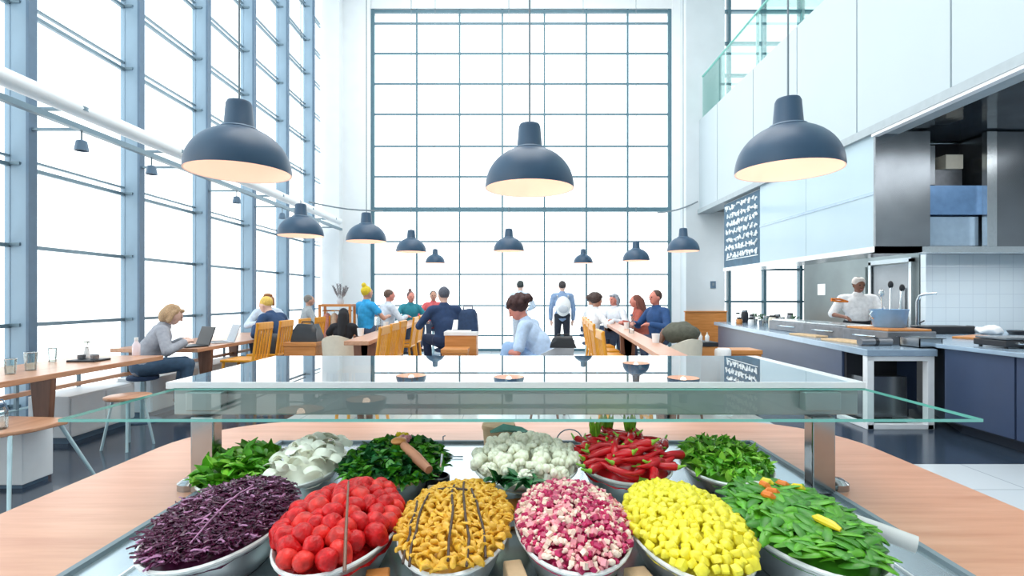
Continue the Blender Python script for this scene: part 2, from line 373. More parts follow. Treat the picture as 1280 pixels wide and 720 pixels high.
# kitchen walls
KX = 6.1
struct(MB().bx(KX, 9.4, 7.62, 7.72, 0, F0).build('wall_kitchen', M['tile'], smooth=False))
cr = thing('cold_store', 'grey stainless cold room front with doors behind the chef', 'cold room', (KX, 7.75, 0))
MB().bx(0, .3, 0, 3.1, 0, F0 - .01).build('front_wall', M['greendoor'], cr, smooth=False)
for a, b in ((.15, .95), (1.15, 2.9)):
    d = MB().bx(-.03, .0, a, b, .02, 1.88).build('door', M['steelgrey'] if a < .5 else M['greendoor'], cr, smooth=False)
    MB().tube([(-.07, a + .12, .95), (-.07, a + .12, 1.5)], .016, 8).build('handle', M['chrome'], d)
MB().bx(-.06, .0, .08, .13, .02, 1.95).bx(-.06, 0, .97, 1.03, .02, 1.95).bx(-.06, 0, .08, 1.03, 1.9, 1.97).build('door_frame', M['steel'], cr, smooth=False)
MB().bx(-.035, -.028, 2.3, 2.55, 1.4, 1.62).build('notice', M['paper'], d, smooth=False)

# ------------------------------------------------------------------ kitchen island and worktop
IT = .82
isl = thing('kitchen_island', 'navy kitchen island with pale blue worktop and white framed open end', 'kitchen island', (0, 0, 0))
ip = [(3.60, 5.24), (4.28, 5.24), (4.75, 6.0), (5.05, 7.6), (5.05, 11.2), (4.35, 11.2)]
MB().prism([(3.58, 5.22), (4.30, 5.22), (4.77, 6.0), (5.07, 7.6), (5.07, 11.2), (4.33, 11.2)], IT - .07, IT).build('worktop', M['bluetop'], isl, smooth=False, bevel=.006)
MB().prism([(3.66, 5.75), (4.50, 5.75), (4.70, 6.05), (5.0, 7.6), (5.0, 11.15), (4.40, 11.15)], .1, IT - .07).build('front_panel', M['navycab'], isl, smooth=False)
MB().prism([(3.75, 5.8), (4.45, 5.8), (4.9, 7.6), (4.9, 11), (4.5, 11)], 0, .1).build('plinth', M['navydark'], isl, smooth=False)
fr = MB()
for x in (3.63, 4.25): fr.bx(x - .035, x + .035, 5.24, 5.31, .0, IT - .07)
fr.bx(3.6, 4.28, 5.24, 5.31, 0, .05).bx(3.6, 4.28, 5.24, 5.30, IT - .12, IT - .07)
for x in (3.63, 4.25): fr.bx(x - .03, x + .03, 5.31, 5.75, 0.0, .05)
fr.build('end_frame', M['whitemetal'], isl, smooth=False, bevel=.004)
MB().bx(3.68, 4.24, 5.7, 5.74, .05, IT - .08).build('back_panel', M['black'], isl, smooth=False)
MB().bx(3.72, 4.2, 5.5, 5.69, .06, .5).build('drawer_box', M['steelgrey'], isl, smooth=False)

rc = thing('kitchen_counter', 'long navy kitchen counter with grey worktop along the tiled wall', 'counter', (0, 0, 0))
MB().prism([(4.27, 1.5), (9.2, 1.5), (9.2, 7.6), (5.75, 7.6), (5.0, 6.5), (4.27, 5.2)], .84, .88).build('worktop', M['bluetop'], rc, smooth=False, bevel=.004)
MB().prism([(4.34, 1.5), (9.2, 1.5), (9.2, 7.6), (5.8, 7.6), (5.06, 6.5), (4.34, 5.16)], .1, .84).build('carcass', M['navydark'], rc, smooth=False)
MB().prism([(4.44, 1.5), (9.2, 1.5), (9.2, 7.6), (5.85, 7.6), (5.12, 6.5), (4.44, 5.1)], 0, .1).build('plinth', M['navydark'], rc, smooth=False)
for a, b in ((1.6, 2.55), (2.56, 3.5), (3.51, 4.42), (4.43, 5.16)):
    MB().bx(4.315, 4.34, a + .005, b - .005, .12, .835).build('door', M['navycab'], rc, smooth=False, bevel=.003)

bain0 = None
for i, (x0, x1, y0, y1, lb) in enumerate(((4.15, 4.70, 5.72, 6.5, 'grey steel food warmer carrying the blue tub on the island'), (4.2, 4.68, 6.54, 7.5, 'grey steel food warmer in the middle of the island row'), (4.25, 4.68, 7.54, 8.6, 'grey steel food warmer farthest along the island by the jars'))):
    o = thing('food_warmer', lb, 'food warmer', ((x0 + x1) / 2, (y0 + y1) / 2, IT), 0, 'steel food warmers on the island')
    w, d = (x1 - x0) / 2, (y1 - y0) / 2
    MB().bx(-w, w, -d, d, 0, .15).build('case', M['greysteelbox'], o, smooth=False, bevel=.01)
    MB().bx(-w + .03, w - .03, -d + .03, d - .03, .15, .175).build('lid', M['steel'] if i else M['orange'], o, smooth=False, bevel=.006)
    MB().tube([(-w - .001, -d * .5, .08), (-w - .03, -d * .4, .08), (-w - .03, d * .4, .08), (-w - .001, d * .5, .08)], .01, 6).build('handle', M['chrome'], o)
o = thing('blue_tub', 'pale blue tapered tub holding utensils beside the chef', 'tub', (4.46, 6.12, IT + .176))
MB().lathe([(.15, 0), (.165, .02), (.19, .2), (.2, .215), (.185, .215), (.17, .19), (.145, .02), (.0, .015)], 28, cap0=True).build('tub_body', M['bluepot'], o)
for q in (-1, 1): MB().tube([(q * .2, 0, .19), (q * .23, 0, .15), (q * .19, 0, .1)], .009, 6).build('handle', M['chrome'], o)
for i, (dx, dy, tx, h, lb) in enumerate(((-.06, 0, -.03, .36, 'shorter steel ladle standing in the blue tub'), (.03, .03, .01, .46, 'tall steel spoon standing in the blue tub'), (.09, -.02, .05, .42, 'slanted steel whisk handle in the blue tub'))):
    p = V((4.46 + dx, 6.12 + dy, IT + .195))
    u = thing('kitchen_utensil', lb, 'utensil', p, 0, 'utensils in the blue tub')
    MB().tube([(0, 0, 0), (tx, 0, h)], .01, 8).build('shaft', M['chrome'], u); MB().ball((tx, 0, h + .03), (.035, .015, .045)).build('grip', M['black'] if i else M['chrome'], u)
# ledge things
def board(x, y, z, w, d, rz, m, lb, h=.025, cat='chopping board', nm='chopping_board'):
    o = thing(nm, lb, cat, (x, y, z), rz); MB().bx(-w, w, -d, d, 0, h).build('board_slab', m, o, bevel=.006, smooth=False)
    MB().tube([(-w * .3, -d - .0, h / 2), (-w * .3, -d - .02, h / 2), (w * .3, -d - .02, h / 2), (w * .3, -d, h / 2)], .007, 6).build('handle', m, o); return o
board(3.95, 6.1, IT, .12, .3, .1, M['tan'], 'pale wooden chopping board at the near end of the island')
board(4.02, 7.05, IT, .09, .28, .1, M['tan'], 'narrow wooden chopping board midway along the island ledge')
o = thing('knife_roll', 'dark grey knife roll lying beside the pale chopping board', 'knife roll', (3.95, 5.62, IT))
MB().tube([(-.18, 0, .045), (.18, .03, .045)], .043, 12).build('roll', M['greysteelbox'], o); MB().tube([(-.02, .015, .045), (.02, .018, .045)], .047, 12).build('strap', M['black'], o)
o = thing('steel_pan', 'open steel gastro pan beside the corner of the island', 'pan', (4.33, 5.48, IT))
MB().bx(-.12, .12, -.14, .14, 0, .012).bx(-.12, -.11, -.14, .14, 0, .1).bx(.11, .12, -.14, .14, 0, .1).bx(-.12, .12, -.14, -.13, 0, .1).bx(-.12, .12, .13, .14, 0, .1).build('pan_body', M['steel'], o, smooth=False)
MB().bx(-.14, .14, -.16, -.14, .1, .108).bx(-.14, .14, .14, .16, .1, .108).bx(-.14, -.12, -.14, .14, .1, .108).bx(.12, .14, -.14, .14, .1, .108).build('rim', M['chrome'], o, smooth=False)
# jars, pots and herbs at the far end
rr = random.Random(11)
JAR = [(4.62, 8.9, 'dark lidded jar nearest the food warmers'), (4.82, 9.0, 'tall dark bottle jar behind the food warmers'), (4.52, 9.25, 'squat clear jar at the island edge'), (4.72, 9.4, 'brown sauce jar amid the herb pots'),
       (4.9, 9.6, 'dark spice jar near the aisle side'), (4.5, 9.8, 'pale jar at the island edge past the herbs'), (4.66, 10.1, 'dark green jar behind the row of jars'), (4.55, 10.5, 'low clear jar by the far corner'), (4.78, 10.7, 'black jar at the far end of the island')]
JAR += [(4.48, 8.95, 'pale stoneware jar at the island edge by the warmers'), (4.88, 9.25, 'tall black pepper mill jar on the aisle side'), (4.58, 9.95, 'stout grey jar between the herb pots'), (4.9, 10.0, 'tallest jar standing on the aisle side of the island'), (4.45, 10.2, 'low brown jar at the island edge')]
for i, (x, y, lb) in enumerate(JAR):
    h = rr.uniform(.1, .24); r = rr.uniform(.045, .075)
    o = thing('storage_jar', lb, 'jar', (x, y, IT), 0, 'jars on the far end of the island')
    MB().lathe([(r * .9, 0), (r, .01), (r, h * .8), (r * .75, h), (r * .7, h)], 14, cap0=True, cap1=True).build('jar_body', [M['black'], M['greysteelbox'], M['jarglass'], M['orange'], M['black'], M['paper'], M['greendoor'], M['jarglass'], M['black'], M['cream'], M['black'], M['greysteelbox'], M['steelgrey'], M['orange']][i], o)
    MB().lathe([(r * .78, h), (r * .8, h + .005), (r * .8, h + .03), (0, h + .032)], 14, cap0=True).build('lid', M['black'] if i % 2 else M['steel'], o)
M['herb'] = mat('dark_herb_leaf', (.07, .16, .08), .6, var=.4, scale=20)
for i, (x, y, lb) in enumerate(((4.62, 9.62, 'small potted herb in the middle of the jars'), (4.8, 10.3, 'small potted herb behind the jars'), (4.72, 8.72, 'small potted herb beside the last food warmer'))):
    o = thing('potted_herb', lb, 'potted herb', (x, y, IT), 0, 'potted herbs on the island')
    MB().lathe([(.045, 0), (.06, .1), (.05, .1), (.0, .08)], 14, cap0=True).build('pot', M['steelgrey'], o)
    f = MB()
    for k in range(60):
        a = rr.uniform(0, 6.28); e = rr.uniform(.2, 1.3); d = V((cos(a) * cos(e), sin(a) * cos(e), sin(e)))
        f.leaf(V((0, 0, .09)) + d * rr.uniform(.03, .12), d, V((0, 0, 1)), .05, .03)
    f.build('foliage', M['herb'], o, recalc=False)
# things on the counter
o = thing('griddle_tray', 'long black griddle tray on the counter behind the blue tub', 'griddle', (5.62, 6.75, .88))
MB().bx(-.3, .3, -.16, .16, 0, .1).build('tray_body', M['black'], o, bevel=.015, smooth=False)
for q in (-1, 1): MB().tube([(q * .3, -.05, .07), (q * .37, -.05, .09), (q * .37, .05, .09), (q * .3, .05, .07)], .012, 6).build('handle', M['black'], o)
o = thing('folded_towel', 'crumpled white towel beside the black griddle tray', 'towel', (6.05, 6.55, .88))
tw = MB(); tw.ball((0, 0, .05), (.16, .12, .06), u=20, v=12)
for v in tw.bm.verts: v.co += V((0, 0, 1)) * .035 * noise.noise(v.co * 14); v.co.z = max(v.co.z, .001)
tw.build('towel_cloth', M['paper'], o)
def pan(x, y, z, r, a, lb):
    o = thing('frying_pan', lb, 'frying pan', (x, y, z), a, 'black pans on the counter')
    MB().lathe([(r * .8, 0), (r, .045), (r * .97, .048), (r * .78, .006), (0, .006)], 20, cap0=True).build('pan_bowl', M['black'], o)
    MB().tube([(r * .95, 0, .04), (r * 1.4, 0, .06), (r * 2.1, 0, .065)], .013, 8).build('handle', M['black'], o)
pan(6.4, 6.5, .88, .13, -.3, 'black frying pan beside the white towel'); pan(6.35, 6.05, .88, .12, -.9, 'black frying pan nearer than the towel')
o = thing('contact_grill', 'low black contact grill near the front of the counter', 'grill', (4.72, 4.85, .88))
MB().bx(-.24, .24, -.17, .17, .015, .075).build('grill_base', M['black'], o, bevel=.01, smooth=False); MB().bx(-.23, .23, -.16, .16, .08, .1).build('hot_plate', M['steelgrey'], o, bevel=.006, smooth=False)
for sx in (-1, 1):
    for sy in (-1, 1): MB().tube([(sx * .2, sy * .13, 0), (sx * .2, sy * .13, .02)], .015, 8).build('foot', M['black'], o)
MB().tube([(-.15, -.17, .05), (-.15, -.2, .05), (.15, -.2, .05), (.15, -.17, .05)], .01, 6).build('handle', M['chrome'], o)
board(5.35, 5.9, .88, .28, .16, .5, M['orange'], 'reddish wooden board on the counter corner nearest the island')
o = thing('pull_out_tap', 'tall steel tap with bent spout at the end of the counter', 'tap', (5.72, 7.3, .88))
MB().tube([(0, 0, 0), (0, 0, .42), (-.0, -.05, .5), (.02, -.14, .52), (.14, -.16, .53)], .02, 10).build('spout', M['chrome'], o); MB().lathe([(.045, 0), (.04, .05), (.02, .06)], 14, cap0=True).build('base', M['chrome'], o); MB().tube([(.02, 0, .1), (.1, 0, .14)], .01, 6).build('lever', M['black'], o)
o = thing('upturned_bowl', 'white bowl upside down on the counter beside the pans', 'bowl', (6.9, 6.7, .88))
MB().lathe([(.12, 0), (.11, .04), (.06, .09), (0, .1)], 20).build('bowl_shell', M['dishwhite'], o); MB().lathe([(.05, .09), (.05, .11), (.04, .11), (.04, .095)], 20).build('foot_ring', M['dishwhite'], o)

# ------------------------------------------------------------------ salad bar
TZ0 = .79; HW = .905
bar = thing('salad_bar', 'wood-rimmed salad bar counter with a sunken steel display well', 'salad bar', (0, 0, 0))
def rrect(hw, y0, y1, rad, n=10):
    p = [(-hw, y0), (hw, y0)]
    for i in range(n + 1):
        a = i / n * pi / 2; p.append((hw - rad + rad * cos(a), y1 - rad + rad * sin(a)))
    for i in range(n + 1):
        a = pi / 2 + i / n * pi / 2; p.append((-hw + rad + rad * cos(a), y1 - rad + rad * sin(a)))
    return p
out = rrect(1.33, .3, 2.32, .42); 
# wooden ring = outer outline minus the well
cm = MB(); inn = [(-HW, .3), (HW, .3), (HW, 1.98), (-HW, 1.98)]
def ringpoly(mb, z0, z1):
    o_ = [v for v in out[2:]]                      # curved back edge from right to left
    right = [(HW, .3), (1.33, .3)] + o_[:11] + [(HW, 2.32 - 0)] 
    mb.prism([(HW, .3), (1.33, .3)] + o_[:11] + [(HW, 2.32)], z0, z1)
    mb.prism([(-HW, 2.32)] + o_[11:] + [(-1.33, .3), (-HW, .3)], z0, z1)
    mb.prism([(-HW, 1.98), (HW, 1.98), (HW, 2.32), (-HW, 2.32)], z0, z1)
ringpoly(cm, TZ0 - .04, TZ0 + .002)
bmesh.ops.remove_doubles(cm.bm, verts=cm.bm.verts, dist=.0005)
cm.build('wooden_counter', M['wood'], bar, smooth=False)
MB().prism(rrect(1.2, .4, 2.2, .38), 0, TZ0 - .05).build('base', M['white'], bar, smooth=False)
well = MB().bx(-HW, HW, .3, 1.98, TZ0 - .03, TZ0 - .004)
well.build('steel_well', M['tray'], bar, smooth=False)
MB().bx(-HW - .012, -HW + .003, .3, 1.99, TZ0 - .01, TZ0 + .006).bx(HW - .003, HW + .012, .3, 1.99, TZ0 - .01, TZ0 + .006).bx(-HW, HW, 1.977, 1.99, TZ0 - .01, TZ0 + .006).build('well_edge', M['cord'], bar, smooth=False)
MB().bx(-.80, -.795, .3, 1.3, TZ0 - .006, TZ0 + .001).build('inner_line', M['whitemetal'], bar, smooth=False)
MB().bx(.795, .80, .3, 1.3, TZ0 - .006, TZ0 + .001).build('inner_line', M['whitemetal'], bar, smooth=False)
MB().prism([(.72, 1.36), (.80, 1.36), (.80, 1.78), (.74, 1.78)], TZ0 - .006, TZ0 + .002).build('drain_slot', M['black'], bar, smooth=False)

sg = thing('sneeze_guard', 'glass and steel sneeze guard with two posts spanning the salad bar', 'sneeze guard', (0, 0, 0))
for sx in (-1, 1):
    x = -.893 if sx < 0 else .876
    MB().bx(x - .033, x + .033, 1.455, 1.50, TZ0 + .002, 1.01).build('post', M['post'], sg, smooth=False, bevel=.004)
    MB().lathe([(.035, 0), (.035, .02), (.02, .03), (0, .031)], 16, (x + sx * .06, 1.5, TZ0)).build('post_knob', M['post'], sg)
MB().bx(-.985, .985, 1.475, 1.56, 1.012, 1.0885).build('beam', M['beam'], sg, smooth=False, bevel=.003)
MB().bx(-.995, .995, 1.468, 2.13, 1.0955, 1.097).build('top_glass_under', M['gtop'], sg, smooth=False)
MB().bx(-1.0, 1.0, 1.462, 1.468, 1.09, 1.108).build('top_glass_lip', M['whitemetal'], sg, smooth=False)
def glasssheet(nm, x0, x1, y0, y1, z0, z1, gm, parent, edge=True):
    g = MB(); g.mesh([(x0, y0, z1), (x1, y0, z1), (x1, y1, z1), (x0, y1, z1)], [(0, 1, 2, 3)])
    g.mi = 1
    g.mesh([(x0, y0, z0), (x1, y0, z0), (x1, y0, z1), (x0, y0, z1)], [(0, 1, 2, 3)])
    g.mesh([(x0, y0, z0), (x0, y1, z0), (x0, y1, z1), (x0, y0, z1)], [(0, 1, 2, 3)])
    g.mesh([(x1, y0, z0), (x1, y1, z0), (x1, y1, z1), (x1, y0, z1)], [(0, 1, 2, 3)])
    g.mesh([(x0, y1, z0), (x1, y1, z0), (x1, y1, z1), (x0, y1, z1)], [(0, 1, 2, 3)])
    return g.build(nm, [gm, M['gedge']], parent, smooth=False, recalc=False)
bpy.data.objects.remove(bpy.data.objects['top_glass_under'])
glasssheet('top_glass', -1.0, 1.0, 1.468, 2.13, 1.096, 1.108, M['gtop'], sg)
glasssheet('front_glass', -.975, .995, 1.09, 1.462, 1.085, 1.0915, M['gfront'], sg)
for x in (-.88, .865): MB().bx(x - .05, x + .05, 1.44, 1.474, 1.03, 1.083).build('glass_clamp', M['beam'], sg, smooth=False, bevel=.003)

# ------------------------------------------------------------------ dishes and food
RIM = .868
def dish(label, cx, cy, a, b, rz=0, m1='dishwhite', cat='dish', rim=RIM, nm='oval_dish'):
    o = thing(nm, label, cat, (cx, cy, TZ0 - .003), rz); h = rim - TZ0 + .003
    MB().lathe([(.60, 0), (.66, 0), (.78, h * .35), (.93, h * .9), (.945, h * .97), (.90, h * .9), (.72, h * .4), (.0, h * .3)], 44, sx=b, sy=a, cap0=True).build('dish_body', M['dishout'], o)
    MB().lathe([(.93, h * .9), (1.0, h), (1.005, h + .004), (.98, h + .007), (.945, h + .002), (.925, h * .93)], 44, sx=b, sy=a).build('rim', M[m1], o)
    return o
def scatter(a, b, mind, n, rmax=.9, seed=1, tries=60, H=.045):
    g = random.Random(seed); pts = []; rmax = min(.97, rmax + .05); cell = {}
    for _ in range(n * tries):
        an = g.uniform(0, 6.2832); r = rmax * g.random() ** .42; u, v = b * r * cos(an), a * r * sin(an); z = heapz(r, H)
        k = (math.floor(u / mind), math.floor(v / mind), math.floor(z / mind))
        near = [q for dx in (-1, 0, 1) for dy in (-1, 0, 1) for dz in (-1, 0, 1) for q in cell.get((k[0] + dx, k[1] + dy, k[2] + dz), ())]
        if all((u - p[0]) ** 2 + (v - p[1]) ** 2 + (z - p[2]) ** 2 > mind * mind for p in near):
            pts.append((u, v, r)); cell.setdefault(k, []).append((u, v, z))
            if len(pts) >= n: break
    return pts
def heapz(r, H): return .002 + H * max(0, 1 - r * r) ** .6
def mound(name, label, cat, m, cx, cy, a, b, H, rz=0, sink=.0, bumpy=.004, fq=60):
    mb = MB(); n = 40; prof = []
    for i in range(13):
        r = 1 - i / 12
        prof.append((max(r, 0) * .92, heapz(r, H) - sink - .004))
    prof[-1] = (.001, H - sink)
    mb.lathe(prof, n, sx=b, sy=a)
    for v in mb.bm.verts: v.co.z += bumpy * noise.noise(v.co * fq)
    o = mb.build(name, m, None, (cx, cy, RIM), rz); tag(o, label, cat, kind='stuff'); return o
def wpos(cx, cy, rz, u, v): return cx + u * cos(rz) - v * sin(rz), cy + u * sin(rz) + v * cos(rz)
def rmat(g): return MX.Rotation(g.uniform(0, 6.28), 3, 'Z') @ MX.Rotation(g.uniform(-.8, .8), 3, 'X') @ MX.Rotation(g.uniform(-.8, .8), 3, 'Y')
def scatter_things(protos, label, cat, group, pts, cx, cy, rz, H, lift, seed, smin=.85, smax=1.15, tilt=.8):
    g = random.Random(seed); first = True
    for i, (u, v, r) in enumerate(pts):
        src = protos[i % len(protos)]; o = copy_tree(src) if src.get('used') else src
        src['used'] = 1
        x, y = wpos(cx, cy, rz, u, v); o.location = (x, y, RIM + heapz(r, H) + lift)
        o.rotation_euler = (g.uniform(-tilt, tilt), g.uniform(-tilt, tilt), g.uniform(0, 6.28)); s = g.uniform(smin, smax); o.scale = (s, s, s)
        tag(o, label, cat, group)
    for p in protos:
        if 'used' in p: del p['used']

# colours of the food
M['cab1'] = mat('purple_cabbage', (.085, .008, .042), .28, var=.5, scale=60)
M['cab2'] = mat('pale_cabbage_edge', (.46, .2, .36), .3, var=.4, scale=60)
M['straw'] = mat('strawberry_red', (.62, .010, .012), .32, var=.35, scale=70, bump=.5, spec=.3)
M['strawpale'] = mat('strawberry_pale_red', (.72, .03, .022), .32, var=.45, scale=40, bump=.5, spec=.3)
M['corn'] = mat('golden_pasta', (.90, .46, .035), .4, var=.22, scale=40)
M['yel'] = mat('pineapple_yellow', (.93, .78, .045), .35, var=.14, scale=40, bump=.15)
M['beetr'] = mat('beet_magenta', (.50, .015, .10), .35, var=.35, scale=60)
M['beetp'] = mat('pink_dice', (.86, .33, .36), .4, var=.2, scale=60)
M['beetw'] = mat('peach_white_dice', (.93, .70, .56), .45, var=.12, scale=60)
M['leafg'] = mat('bright_green_leaf', (.10, .36, .014), .38, var=.45, scale=25)
M['leafl'] = mat('light_green_leaf', (.26, .55, .05), .38, var=.3, scale=25)
M['leafd'] = mat('dark_kale_leaf', (.015, .13, .03), .42, var=.5, scale=30)
M['leafm'] = mat('mid_green_leaf', (.05, .235, .012), .4, var=.4, scale=25)
M['chil'] = mat('chilli_red', (.62, .012, .02), .22, var=.25, scale=20)
M['cauli'] = mat('cauliflower_cream', (.96, .93, .74), .6, var=.05, scale=60, bump=.4)
M['onion'] = mat('white_onion', (.95, .94, .80), .35, var=.05, scale=15)
M['pepo'] = mat('orange_pepper', (.9, .22, .02), .25, var=.2)
M['pepy'] = mat('yellow_pepper', (.95, .68, .03), .25, var=.15)

FR = [(-.622, 1.10, .216, .128, .06), (-.364, 1.078, .205, .118, .0), (-.127, 1.088, .212, .116, .0), (.119, 1.094, .214, .122, 0), (.352, 1.075, .222, .120, -.02), (.590, 1.075, .215, .120, .03)]
LB = ['oval dish heaped with shredded red cabbage', 'oval dish piled with red strawberries', 'oval dish of golden pasta with dark sticks', 'oval dish of chopped pink beetroot salad', 'oval dish heaped with yellow pineapple chunks', 'long oval dish of green pods with a pale handle']
for (cx, cy, a, b, rz), lb in zip(FR, LB): dish(lb, cx, cy, a, b, rz)
# 1 red cabbage shreds
cx, cy, a, b, rz = FR[0]; g = random.Random(21); H = .046
cb = MB()
pr = [(max(1 - i / 12, .001) * .92, heapz(1 - i / 12, H) - .016) for i in range(13)]
cb.lathe(pr, 40, sx=b, sy=a)
for v in cb.bm.verts: v.co.z += .008 * noise.noise(v.co * 45)
for i in range(2600):
    while 1:
        an = g.uniform(0, 6.2832); r = .93 * g.random() ** .40; u, v = b * r * cos(an), a * r * sin(an); break
    z = heapz(r, H) + g.uniform(-.006, .008); L = g.uniform(.012, .03); an = g.uniform(0, 6.28); cv = g.uniform(-1.6, 1.6); w = g.uniform(.0012, .0025)
    pts = []
    p = V((u, v, z))
    for k in range(5):
        pts.append(p.copy()); an += cv / 4 + g.uniform(-.3, .3); p += V((cos(an), sin(an), g.uniform(-.5, .5))) * L / 4
    cb.mi = 1 if g.random() < .13 else 0
    cb.tube(pts, w, 4)
o = cb.build('shredded_cabbage', [M['cab1'], M['cab2']], None, (cx, cy, RIM), rz, ang=60); tag(o, 'shredded purple red cabbage heaped in the oval dish', 'red cabbage', kind='stuff')
# 2 strawberries
cx, cy, a, b, rz = FR[1]; H = .040
mound('strawberry_pile', 'red strawberries filling the depth of their dish', 'strawberries', M['straw'], cx, cy, a, b, H, rz, sink=.02, bumpy=.01, fq=40)
protos = []
for k in range(3):
    mb = MB(); mb.ball((0, 0, 0), (.021, .021, .025), u=16, v=12)
    for v in mb.bm.verts:
        t = (v.co.z + .025) / .05; s = .42 + .68 * sin(pi * min(1, t * .60 + .06)); v.co.z *= 1.08 ; v.co.x *= s; v.co.y *= s * (.9 + .1 * k * .5)
        v.co += v.co.normalized() * .0032 * noise.noise(v.co * 55 + V((k * 9, 0, 0)))
    protos.append(mb.build('strawberry', M['straw'] if k < 2 else M['strawpale']))
scatter_things(protos, 'red strawberry in the heap in the oval dish', 'strawberry', 'strawberries heaped in the oval dish', scatter(a, b, .028, 110, .86, 5), cx, cy, rz, H, .002, 5, .8, 1.12, 1.5)
# 3 golden pasta twists
cx, cy, a, b, rz = FR[2]; H = .037
mound('pasta_heap', 'golden pasta filling the depth of its dish', 'pasta', M['corn'], cx, cy, a, b, H, rz, sink=.008, bumpy=.008, fq=60)
protos = []
for k in range(3):
    mb = MB(); n = 7; L = .03 + .004 * k; rows = []
    for i in range(n):
        t = i / (n - 1); an = t * 3.6 + k; w = .0075 * (.6 + .4 * sin(pi * t)); c = V(((t - .5) * L, 0, .004 * sin(t * 3)))
        d = V((0, cos(an), sin(an))); e = V((0, -sin(an), cos(an)))
        rows.append([mb.bm.verts.new(c + d * w + e * .002), mb.bm.verts.new(c + e * .0042), mb.bm.verts.new(c - d * w + e * .002), mb.bm.verts.new(c - d * w - e * .002), mb.bm.verts.new(c - e * .0042), mb.bm.verts.new(c + d * w - e * .002)])
    for i in range(n - 1):
        for j in range(6): mb.face([rows[i][j], rows[i][(j + 1) % 6], rows[i + 1][(j + 1) % 6], rows[i + 1][j]])
    mb.face(rows[0][::-1]); mb.face(rows[-1])
    protos.append(mb.build('pasta_twist', M['corn'], ang=70))
scatter_things(protos, 'golden pasta twist on the heap crossed by dark sticks', 'pasta twist', 'pasta twists in the oval dish', scatter(a, b, .0128, 300, .93, 6), cx, cy, rz, H, .004, 6, .8, 1.1, .6)
def twig(pts, r, lb, m='twig', nm='dark_stick', cat='stick', group=None):
    o = tag(MB().tube(pts, r, 6).build(nm, M[m]), lb, cat, group); return o
STK = [((-.07, -.19), (-.085, .03), 'dark stick lying along the strawberry side of the pasta'), ((-.058, -.20), (-.07, .06), 'second dark stick beside the outer one on the pasta'), ((.012, -.20), (-.02, .10), 'dark stick running down the middle of the pasta'), ((.045, -.20), (.0, .15), 'longest dark stick running up over the pasta heap'), ((.075, -.17), (.03, .07), 'dark stick lying on the beetroot side of the pasta'), ((.02, .06), (-.05, .08), 'short dark stick lying crosswise on the pasta')]
for (p, q, lb) in STK:
    pts = []
    for k in range(7):
        t = k / 6; u = p[0] + (q[0] - p[0]) * t + random.uniform(-.004, .004); v = p[1] + (q[1] - p[1]) * t
        r = sqrt((u / b) ** 2 + (v / a) ** 2); x, y = wpos(cx, cy, rz, u, v); pts.append((x, y, RIM + heapz(r, H) + .014))
    twig(pts, .0026, lb, group='dark sticks on the pasta')
# 4 beetroot salad
cx, cy, a, b, rz = FR[3]; H = .044; g = random.Random(31)
mb = MB(); mb.lathe([(max(1 - i / 12, .001) * .92, heapz(1 - i / 12, H) - .016) for i in range(13)], 40, sx=b, sy=a)
for i, (u, v, r) in enumerate(scatter(a, b, .0070, 1500, .94, 8, 30)):
    f = g.random(); south = noise.noise(V((u * 14, v * 14, 3)))
    mb.mi = 0 if f < .38 + south * .35 else (1 if f < .68 + south * .2 else 2)
    s = g.uniform(.0035, .0085); c = (u, v, heapz(r, H) + g.uniform(-.003, .006)); m = rmat(g)
    (mb.box(c, (s * 1.6, s * 1.2, s * g.uniform(.9, 1.5)), rot=m) if i % 3 else mb.ball(c, (s * 1.1, s * .7, s * g.uniform(.5, .9)), rot=m, u=7, v=5))
o = mb.build('beetroot_salad', [M['beetr'], M['beetp'], M['beetw']], None, (cx, cy, RIM), rz, smooth=False); tag(o, 'finely diced magenta beetroot salad with pale pink cubes', 'beetroot salad', kind='stuff')
# 5 pineapple
cx, cy, a, b, rz = FR[4]; H = .042
mound('pineapple_heap', 'yellow pineapple filling the depth of its dish', 'pineapple', M['yel'], cx, cy, a, b, H, rz, sink=.01, bumpy=.008, fq=50)
protos = []
for k in range(4):
    mb = MB(); mb.box((0, 0, 0), (.022, .018 + .003 * k, .016)); bmesh.ops.subdivide_edges(mb.bm, edges=mb.bm.edges, cuts=2, use_grid_fill=True)
    for v in mb.bm.verts:
        l = v.co.length; v.co *= .45 + .55 * min(1, .0105 / max(l, .001)); v.co += v.co.normalized() * .002 * noise.noise(v.co * 120 + V((k * 5, 0, 0)))
    protos.append(mb.build('pineapple_chunk', M['yel'], ang=70))
scatter_things(protos, 'yellow pineapple chunk in the heap beside the green pods', 'pineapple chunk', 'pineapple chunks in the oval dish', scatter(a, b, .0148, 300, .94, 9), cx, cy, rz, H, .004, 9, .65, 1.08, 1.2)
# 6 green pods
cx, cy, a, b, rz = FR[5]; H = .042
mound('green_pod_heap', 'green pods filling the depth of the long dish', 'green pods', M['leafm'], cx, cy, a, b, H, rz, sink=.012, bumpy=.006, fq=50)
protos = []
for k in range(4):
    mb = MB(); n = 8; rows = []; L = .052 + .006 * k
    for i in range(n):
        t = i / (n - 1); w = .011 * sin(pi * (.06 + .88 * t)) ** .7; c = V(((t - .5) * L, .004 * sin(pi * t * (1 if k % 2 else -1)), .004 * sin(pi * t)))
        rows.append([mb.bm.verts.new(c + V((0, w * cos(q), w * .38 * sin(q)))) for q in [j * pi / 4 for j in range(8)]])
    for i in range(n - 1):
        for j in range(8): mb.face([rows[i][j], rows[i][(j + 1) % 8], rows[i + 1][(j + 1) % 8], rows[i + 1][j]])
    mb.face(rows[0][::-1]); mb.face(rows[-1])
    protos.append(mb.build('green_pod', [M['leafg'], M['leafm'], M['leafm'], M['leafg']][k], ang=70))
